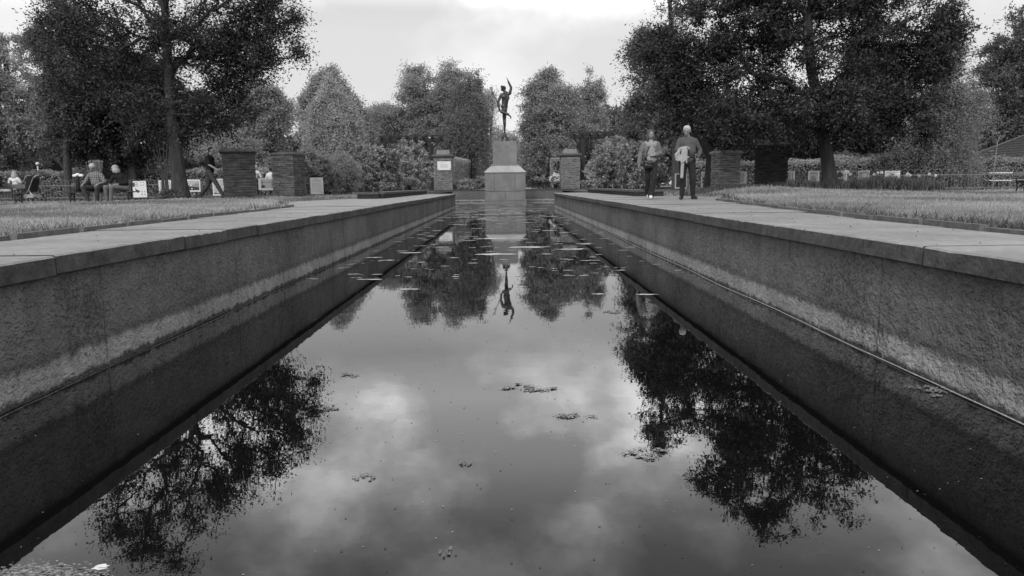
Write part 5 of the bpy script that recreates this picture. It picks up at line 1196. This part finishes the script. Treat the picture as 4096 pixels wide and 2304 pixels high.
def figure(label, loc, rz, J, skin='skin', scale=1.0, top=None, bottom=None, hair=None, shoes='leather', sleeves=2.0, tk={}, lk={}, hands=None, extra=None, cat='person', flare=0.0, name='person', glasses=False, sole='sole'):
    root = empty(name, loc, rz, label, cat); root.scale = (scale,) * 3; J = dict(J)
    for k_ in 'ab': q_ = J['s' + k_]; J['s' + k_] = (q_[0] * .97, q_[1], q_[2] - .045)
    hp, h, f, u, r, R = headp(J, 1.06); pr = hp + torso(J, -0.012, **tk) + arms(J) + legs(J, 0, **lk)
    up, bf, br = frame_of(J)
    for s in 'ab':
        W_, E_ = Vector(J['w' + s]), Vector(J['e' + s]); hd = (hands or {}).get(s, {}); d = Vector(hd.get('d', W_ - E_)); pn = Vector(hd.get('pn', -bf if False else (Vector(J['pel']) - W_))); pr += hand(W_, d, pn, hd.get('curl', .45), hd.get('k', 1.0), hd.get('side', 1 if s == 'a' else -1))
        A, T = Vector(J['a' + s]), Vector(J['t' + s]); pr.append(('c', A, A.lerp(T, .9) - Vector((0, 0, 0.0)), .034, .026))
    melt('body', pr, .0075, skin, root)
    for s in (-1, 1):
        e = MB(); e.ball(tuple(h + r * s * .034 + f * .083 + u * .004), (.010, .010, .007), 10, 6); e.build('eye', 'eye', root, True)
    e = MB(); e.tube([tuple(h - u * .058 + f * .084 + r * .022), tuple(h - u * .060 + f * .091), tuple(h - u * .058 + f * .084 - r * .022)], [.004, .006, .004], 6); e.build('lips', 'lip', root, True)
    if top: melt('top', torso(J, .014, **tk) + arms(J, .013, sleeves), .010, top, root, 3)
    if bottom:
        pl_ = legs(J, .014, flare=flare, cut=.97, **lk); at = Vector(J['pel']); pl_.append(('e', at + up * .03, ((tk.get('wpe', .16)) + .016, .128, .12), rot_of(up, bf))); melt('trousers', pl_, .010, bottom, root, 3)
    for s in 'ab':
        A, T = Vector(J['a' + s]), Vector(J['t' + s]); d = (T - A); dz = Vector((0, 0, 1)); heel = A - Vector((d.x, d.y, 0)).normalized() * .035 - dz * .045
        sh = melt('shoe', [('c', A - dz * .02, A.lerp(T, .4) - dz * .01, .046, .046), ('c', heel, A - dz * .04, .036, .042), ('c', A.lerp(T, .35) - dz * .012, T, .044, .034)], .009, shoes, root)
    if hair: hair(root, h, f, u, r, R, J)
    if extra: extra(root, J)
    return root
def hair_short(m, thick=.010, back=.03):
    def fn(root, h, f, u, r, R, J):
        pr = [('e', h + u * .044 - f * .024, (.084 + thick, .092 + thick, .080 + thick), R), ('e', h - f * .050 + u * .005, (.080 + thick, .062 + thick, .085), R)]; melt('hair', pr, .009, m, root, 1)
    return fn
def hair_bob(m, L_=.16, w=.0):
    def fn(root, h, f, u, r, R, J):
        pr = [('e', h + u * .044 - f * .018, (.096, .097, .086), R)]
        for a in np.linspace(-2.15, 2.15, 13):
            d = (-f * math.cos(a) + r * math.sin(a)); st = h + u * .02 + d * .068 - f * .012; en = h - u * (L_ * (1 if abs(a) < 1.5 else .85)) + d * (.090 + w) - f * .012; pr.append(('c', st, st.lerp(en, .5) + d * .014, .026, .026)); pr.append(('c', st.lerp(en, .5) + d * .014, en, .026, .014))
        melt('hair', pr, .009, m, root, 1)
    return fn
def V3(*a): return Vector(a)

# man with the cloth: facing the pool, head bowed
MD = 17.6; mx_ = X(2748, MD)
J = dict(front=(-.12, -1, 0), pel=(0, .02, .93), nek=(-.02, -.03, 1.47), hed=(-.055, -.085, 1.585), face=(-.35, -.9, -.30), hup=(0, -.2, 1),
         sa=(-.205, -.02, 1.41), ea=(-.27, -.06, 1.15), wa=(-.13, -.22, 1.19), sb=(.175, .0, 1.41), eb=(.30, .04, 1.14), wb=(.215, -.10, .96),
         ha=(-.095, .02, .90), ka=(-.11, -.03, .50), aa=(-.12, .0, .085), ta=(-.19, -.17, .035), hb=(.095, .02, .90), kb=(.125, -.02, .50), ab=(.16, .05, .085), tb=(.20, -.11, .035))
def man_extra(root, J):
    W_ = V3(-.13, -.22, 1.19)
    pr = [('c', W_ + V3(.03, -.05, .01), W_ + V3(-.10, -.04, -.02), .030, .036), ('c', W_ + V3(-.09, -.04, -.01), W_ + V3(-.19, -.01, -.16), .034, .040), ('c', W_ + V3(-.19, -.01, -.15), W_ + V3(-.18, .0, -.27), .042, .026), ('c', W_ + V3(-.13, -.03, -.04), W_ + V3(-.14, -.01, -.28), .032, .030)]
    rc = random.Random(8)
    for q in range(7):
        x0 = -.05 + .016 * q; pr.append(('c', W_ + V3(x0, -.055 - .012 * (q % 2), -.02), W_ + V3(x0 * 1.5 - .03, -.05 - .022 * (q % 2), -.27 - rc.uniform(0, .07)), .017, .021))
    for q in range(4):
        x0 = -.07 + .016 * q; pr.append(('c', W_ + V3(x0, -.05, -.22), W_ + V3(x0 * .9 - .02, -.035 - .012 * (q % 2), -.66 - rc.uniform(0, .05)), .018, .013))
    o = melt('draped_cloth', pr, .009, 'cloth_pale', None, 1); o.matrix_world = root.matrix_basis.copy(); o.location = root.location; tag(o, 'pale crumpled shirt gathered in the hand of the man on the path', 'shirt')
    b = MB(); b.tube([(.165 * math.cos(a), .02 + .13 * math.sin(a), .985 + .004 * math.sin(a)) for a in [k * math.pi / 12 for k in range(25)]], .018, 6); b.build('belt', 'leather', root, True); b = MB(); b.box((-.02, -.125, .985), (.045, .02, .035)); b.build('buckle', 'chrome', root)
    b = MB(); b.tube([(.215 + .036 * math.cos(a), -.10 + .034 * math.sin(a), .985) for a in [k * math.pi / 8 for k in range(17)]], .010, 6); b.build('wristband', 'leather', root, True)
figure('stout grey-haired man in plain jumper and dark jeans, head bowed, hand in pocket', (mx_, MD, 0.0), 0, J, 'skin', 1.0, 'cloth_grey', 'jeans_dark', hair_short('hair_white', .003), 'leather', 1.93,
       dict(wch=.185, wab=.175, wpe=.165, belly=.045, dch=.125), dict(k=1.12), {'a': dict(d=(.5, -.5, .1), pn=(0, .4, -1), curl=.85), 'b': dict(d=(-.25, -.25, -1), pn=(-1, .3, 0), curl=.3)}, man_extra)

# woman walking in a denim jacket
WD = 18.5; wx_ = X(2600, WD)
J = dict(front=(.05, -1, 0), pel=(0.02, .0, .96), nek=(.0, -.02, 1.45), hed=(-.01, -.05, 1.575), face=(.05, -1, -.05), 
         sa=(-.165, .0, 1.385), ea=(-.24, .02, 1.12), wa=(-.29, -.06, .87), sb=(.165, .0, 1.385), eb=(.25, .02, 1.12), wb=(.11, -.17, 1.08),
         ha=(-.075, 0, .93), ka=(-.05, .05, .50), aa=(-.0, .28, .13), ta=(.01, .17, .05), hb=(.09, 0, .93), kb=(.075, -.12, .51), ab=(.0, -.12, .085), tb=(-.03, -.28, .04))
def jacket(root, J):
    up, f, r = frame_of(J); R = rot_of(up, f)
    pr = [p for p in torso(J, .026, wch=.15, wab=.125, wpe=.15, dch=.10)]; pr = pr[:2] + pr[3:]
    # open front: two halves set apart, sleeves down to the wrists
    for s in (-1, 1):
        h = [('e', V3(s * .10, .005, 1.22), (.075, .118, .16), None), ('e', V3(s * .10, .01, 1.08), (.070, .112, .13), None), ('c', V3(s * .04, .02, 1.385), V3(s * .155, 0, 1.335), .050, .062)]
        side = 'a' if s < 0 else 'b'; h += arms(J, .024, 1.96, 1.0, side)
        h.append(('c', V3(s * .045, -.075, 1.385), V3(s * .07, -.110, 1.27), .018, .016))
        melt('jacket', h, .010, 'cloth_denim', root, 2)
    b = MB(); b.box((0, .085, 1.24), (.2, .08, .34)); b.build('jacket_back', 'cloth_denim', root)
    bag = melt('handbag', [('c', (-.15, -.135, .90), (-.01, -.15, .88), .055, .06), ('c', (-.13, -.145, .82), (-.02, -.15, .80), .06, .055)], .010, 'leather', None, 1); bag.location = root.location; bag.scale = root.scale; tag(bag, 'black handbag hanging at the hip of the woman in denim', 'handbag')
    b = MB(); b.tube([(-.17, -.12, .93), (-.1, -.14, 1.2), (.08, -.08, 1.43), (.13, .05, 1.40)], .007, 5); s_ = b.build('strap', 'leather', bag, True)
    b = MB(); b.tube([(-.28 + .032 * math.cos(a), -.05 + .032 * math.sin(a), .90) for a in [k * math.pi / 8 for k in range(17)]], .008, 6); b.build('bracelet', 'leather', root, True)
figure('long-haired woman walking in a denim jacket, striped top and dark flared trousers', (wx_, WD, 0.0), 0, J, 'skin', 1.0, 'cloth_striped', 'jeans_dark', hair_bob('hair_brown', .22, -.008), 'cloth_white', .6,
       dict(wch=.145, wab=.12, wpe=.15, dch=.095), dict(k=.92), {'a': dict(pn=(1, 0, 0), curl=.35), 'b': dict(d=(-1, -.2, 0), pn=(0, 1, -.3), curl=.4)}, jacket, flare=.034)

# man striding to the right in profile
KD = 24.9; kx = X(842, KD)
J = dict(front=(1, -.15, 0), pel=(0, 0, .92), nek=(.04, 0, 1.46), hed=(.115, -.01, 1.585), face=(1, -.15, -.08),
         sa=(.03, -.18, 1.40), ea=(.08, -.21, 1.13), wa=(.30, -.20, .99), sb=(.01, .18, 1.40), eb=(-.12, .22, 1.14), wb=(-.05, .23, .90),
         ha=(0, -.085, .90), ka=(.23, -.09, .53), aa=(.43, -.09, .13), ta=(.60, -.10, .08), hb=(-.01, .085, .90), kb=(-.12, .085, .48), ab=(-.40, .09, .13), tb=(-.29, .09, .04))
figure('man in a black polo shirt and jeans striding right across the left lawn', (kx, KD, 0.0), 0, J, 'skin', 1.02, 'cloth_black', 'jeans_mid', hair_short('hair_dark', .0), 'leather', .78,
       dict(wch=.17, wab=.155, wpe=.155, belly=.03, dch=.12), dict(k=1.05), {'a': dict(d=(1, -.1, -.25), pn=(0, .3, -1), curl=.5), 'b': dict(curl=.4)})

# elderly couple on the bench (seat .42 above the ground)
def seat(x, d, z): return (x, d, z)
J = dict(front=(-.10, -1, 0), pel=(0, .02, .54), nek=(.0, -.14, 1.05), hed=(-.03, -.20, 1.165), face=(.02, -.85, -.5), hup=(0, -.4, 1),
         sa=(-.20, -.12, .97), ea=(-.31, -.15, .72), wa=(-.30, -.38, .62), sb=(.20, -.12, .97), eb=(.29, -.14, .72), wb=(.19, -.40, .64),
         ha=(-.10, -.02, .52), ka=(-.24, -.44, .54), aa=(-.13, -.36, .09), ta=(-.14, -.53, .04), hb=(.10, -.02, .52), kb=(.21, -.45, .54), ab=(.13, -.38, .09), tb=(.17, -.55, .04))
s1 = X(393, BD); 
figure('white-haired old man in a checked shirt sitting on the bench with hands on his knees', (s1, BD, BZ), 0, J, 'skin', 1.0, 'cloth_plaid', 'jeans_mid', hair_short('hair_white', .005), 'leather', .95,
       dict(wch=.18, wab=.17, wpe=.17, belly=.04, dch=.12), dict(k=1.08), {'a': dict(d=(.25, -.6, -.5), pn=(0, .2, -1), curl=.6), 'b': dict(d=(-.2, -.6, -.5), pn=(0, .2, -1), curl=.6)})
J = dict(front=(-.35, -1, 0), pel=(.05, .03, .53), nek=(-.08, -.10, 1.0), hed=(-.14, -.15, 1.115), face=(-1, -.35, -.15),
         sa=(-.22, -.16, .90), ea=(-.30, -.22, .67), wa=(-.20, -.40, .62), sb=(.12, -.02, .93), eb=(.17, -.12, .68), wb=(-.06, -.38, .62),
         ha=(-.05, -.04, .52), ka=(-.34, -.40, .55), aa=(-.36, -.33, .09), ta=(-.46, -.48, .04), hb=(.13, -.03, .52), kb=(-.12, -.46, .56), ab=(-.22, -.38, .09), tb=(-.30, -.54, .04))
s2 = X(492, BD)
figure('woman with a fair bob and black top on the bench, turned towards the old man', (s2, BD, BZ), 0, J, 'skin', 1.0, 'cloth_black', 'jeans_light', hair_bob('hair_fair', .12, .012), 'leather', 1.6,
       dict(wch=.165, wab=.155, wpe=.17, belly=.03, dch=.115), dict(k=1.0), {'a': dict(d=(.4, -.6, -.1), pn=(0, .2, -1), curl=.7), 'b': dict(d=(-.6, -.5, -.1), pn=(0, .2, -1), curl=.7)})
# man in black cut by the left edge, sitting on the second bench
J = dict(front=(-.2, -1, 0), pel=(0, .02, .54), nek=(-.06, -.16, 1.03), hed=(-.12, -.24, 1.13), face=(-.3, -1, -.5), hup=(0, -.4, 1),
         sa=(-.24, -.16, .95), ea=(-.34, -.25, .70), wa=(-.22, -.45, .60), sb=(.16, -.12, .95), eb=(.22, -.22, .70), wb=(-.02, -.46, .56),
         ha=(-.10, -.02, .52), ka=(-.18, -.44, .54), aa=(-.13, -.36, .09), ta=(-.14, -.53, .04), hb=(.10, -.02, .52), kb=(.12, -.45, .54), ab=(.08, -.38, .09), tb=(.09, -.55, .04))
figure('person in a black short-sleeved top hunched on the bench at the left picture edge', (X(-6, BD2) - .02, BD2, BZ - .02), 0, J, 'skin', 1.0, 'cloth_black', 'jeans_mid', hair_short('hair_dark', .0), 'leather', .95, dict(wch=.17, wab=.155, wpe=.16), {})
# fair-haired person in a white top seen from behind, sitting beyond the railing
J = dict(front=(.1, 1, 0), pel=(0, 0, .42), nek=(0, .02, .93), hed=(.0, .05, 1.05), face=(.1, 1, -.1),
         sa=(-.19, .0, .86), ea=(-.27, .02, .62), wa=(-.18, .22, .50), sb=(.19, .0, .86), eb=(.26, .04, .62), wb=(.2, .25, .5),
         ha=(-.09, 0, .40), ka=(-.14, .4, .45), aa=(-.12, .42, .09), ta=(-.12, .58, .04), hb=(.09, 0, .40), kb=(.14, .4, .45), ab=(.12, .42, .09), tb=(.12, .58, .04))
PB = X(60, 33.8)
figure('fair-haired person in a white top seated beyond the railing, seen from behind', (PB, 33.8, .08), 0, J, 'skin', 1.0, 'cloth_white', 'jeans_light', hair_bob('hair_fair', .20, .03), 'leather', .7, dict(wch=.155, wab=.14, wpe=.165), {})
b = MB(); b.box((PB, 33.85, .17), (1.2, .4, .3)); tag(b.build('low_seat', 'bench_wood'), 'low wooden seat under the fair-haired person beyond the railing', 'seat')
# two people beyond the piers
J0 = dict(front=(-.3, 1, 0), pel=(0, 0, .93), nek=(0, 0, 1.46), hed=(0, .01, 1.6), face=(-.5, 1, -.1),
         sa=(-.18, 0, 1.39), ea=(-.27, .03, 1.12), wa=(-.2, .2, 1.0), sb=(.18, 0, 1.39), eb=(.27, .03, 1.12), wb=(.22, .2, 1.0),
         ha=(-.09, 0, .91), ka=(-.1, -.02, .5), aa=(-.1, .03, .09), ta=(-.1, .2, .04), hb=(.09, 0, .91), kb=(.1, -.02, .5), ab=(.1, .03, .09), tb=(.1, .2, .04))
figure('person in a white shirt standing back-turned behind the doorway picture', (X(1085, 36.5), 36.5, -.22), 0, J0, 'skin', .93, 'cloth_white', 'jeans_mid', hair_short('hair_dark', .002), 'leather', 1.2, {}, {})
J1 = dict(J0); J1['face'] = (-1, .1, 0); J1['front'] = (-1, .2, 0)
figure('white-haired person in a white top, half hidden by the dark left pier', (X(1024, 34.6), 34.6, -.15), 0, J1, 'skin', .92, 'cloth_white', 'jeans_dark', hair_short('hair_white', .006), 'leather', 1.2, dict(wch=.13, wab=.12, wpe=.13), {})

# ---------------------------------------------------------------- the bronze figure on the plinth
root = empty('statue', (PLX, PLY, PLZ), 0, 'dark bronze nude figure balanced on one foot with one arm raised high', 'statue')
s_ = 1.98
J = dict(front=(-.55, .8, 0), pel=(.0, .0, 1.32), nek=(.07, .0, 1.88), hed=(-.03, .02, 2.03), face=(-1, .3, .35), hup=(.3, 0, 1),
         sa=(-.12, .03, 1.80), ea=(-.235, .0, 1.53), wa=(-.20, -.02, 1.25), sb=(.22, 0, 1.84), eb=(.27, .0, 2.06), wb=(.17, 0, 2.27),
         ha=(.0, .02, 1.28), ka=(-.005, .0, .86), aa=(.0, .0, .44), ta=(.0, .1, .31), hb=(.07, -.04, 1.27), kb=(.0, -.30, 1.12), ab=(.20, -.42, .98), tb=(.24, -.40, .90))
hp, h, f, u, r, R = headp(J, 1.05)
pr = hp + torso(J, .0, wch=.18, wab=.135, wpe=.145, dch=.12) + arms(J, .010) + [('c', V3(.0, .0, 1.32), V3(.05, .0, 1.64), .118, .125)]
pr += [('c', V3(.01, .0, 1.26), V3(-.005, .0, .88), .108, .068), ('c', V3(-.005, .01, .86), V3(0, -.01, .72), .068, .064), ('c', V3(0, -.01, .74), V3(0, 0, .44), .064, .034), ('c', V3(0, 0, .44), V3(0, .06, .31), .034, .022)]
pr += [('c', V3(.02, -.03, 1.25), V3(-.10, -.22, 1.13), .09, .07), ('c', V3(-.10, -.22, 1.13), V3(.14, -.34, 1.02), .068, .05), ('c', V3(.14, -.34, 1.02), V3(.235, -.38, .93), .042, .026), ('c', V3(.235, -.38, .93), V3(.245, -.30, .86), .03, .02)]
pr += [('e', h + V3(-.02, 0, .06), (.098, .10, .05), R)]
pr += hand((.17, 0, 2.27), (-.35, 0, 1), (-1, 0, 0), .25, 1.15, 1) + hand((-.20, -.02, 1.25), (.3, 0, -1), (1, 0, 0), .8, 1.15, 1)
o = melt('figure', pr, .010, 'bronze', root, 7); o.scale = (s_ * .80,) * 3
o.scale = (1.70,) * 3; o.location = (0, 0, 0)
m_ = melt('mound', [('c', (0, 0, .05), (0, 0, .26), .17, .085), ('c', (0, 0, .0), (.02, 0, .1), .185, .15), ('e', (-.06, -.06, .18), (.08, .08, .1), None), ('e', (.07, -.04, .12), (.09, .08, .1), None)], .012, 'bronze', root, 1); m_.scale = (1.70,) * 3
b = MB(); b.tube([(-.20, -.03, 1.16), (-.27, -.03, 1.5), (-.41, -.03, 1.78), (-.50, -.03, 1.98)], [.012, .014, .013, .012], 8)
b.tube([(-.50 + .05 * math.cos(a) , -.03, 2.02 + .05 * math.sin(a)) for a in [k * math.pi / 8 for k in range(17)]], .013, 6)
b.tube([(-.44 + .035 * math.cos(a) , -.03, 1.85 + .045 * math.sin(a)) for a in [k * math.pi / 8 for k in range(17)]], .012, 6)
q = b.build('staff', 'bronze', root, True); q.scale = (1.70,) * 3
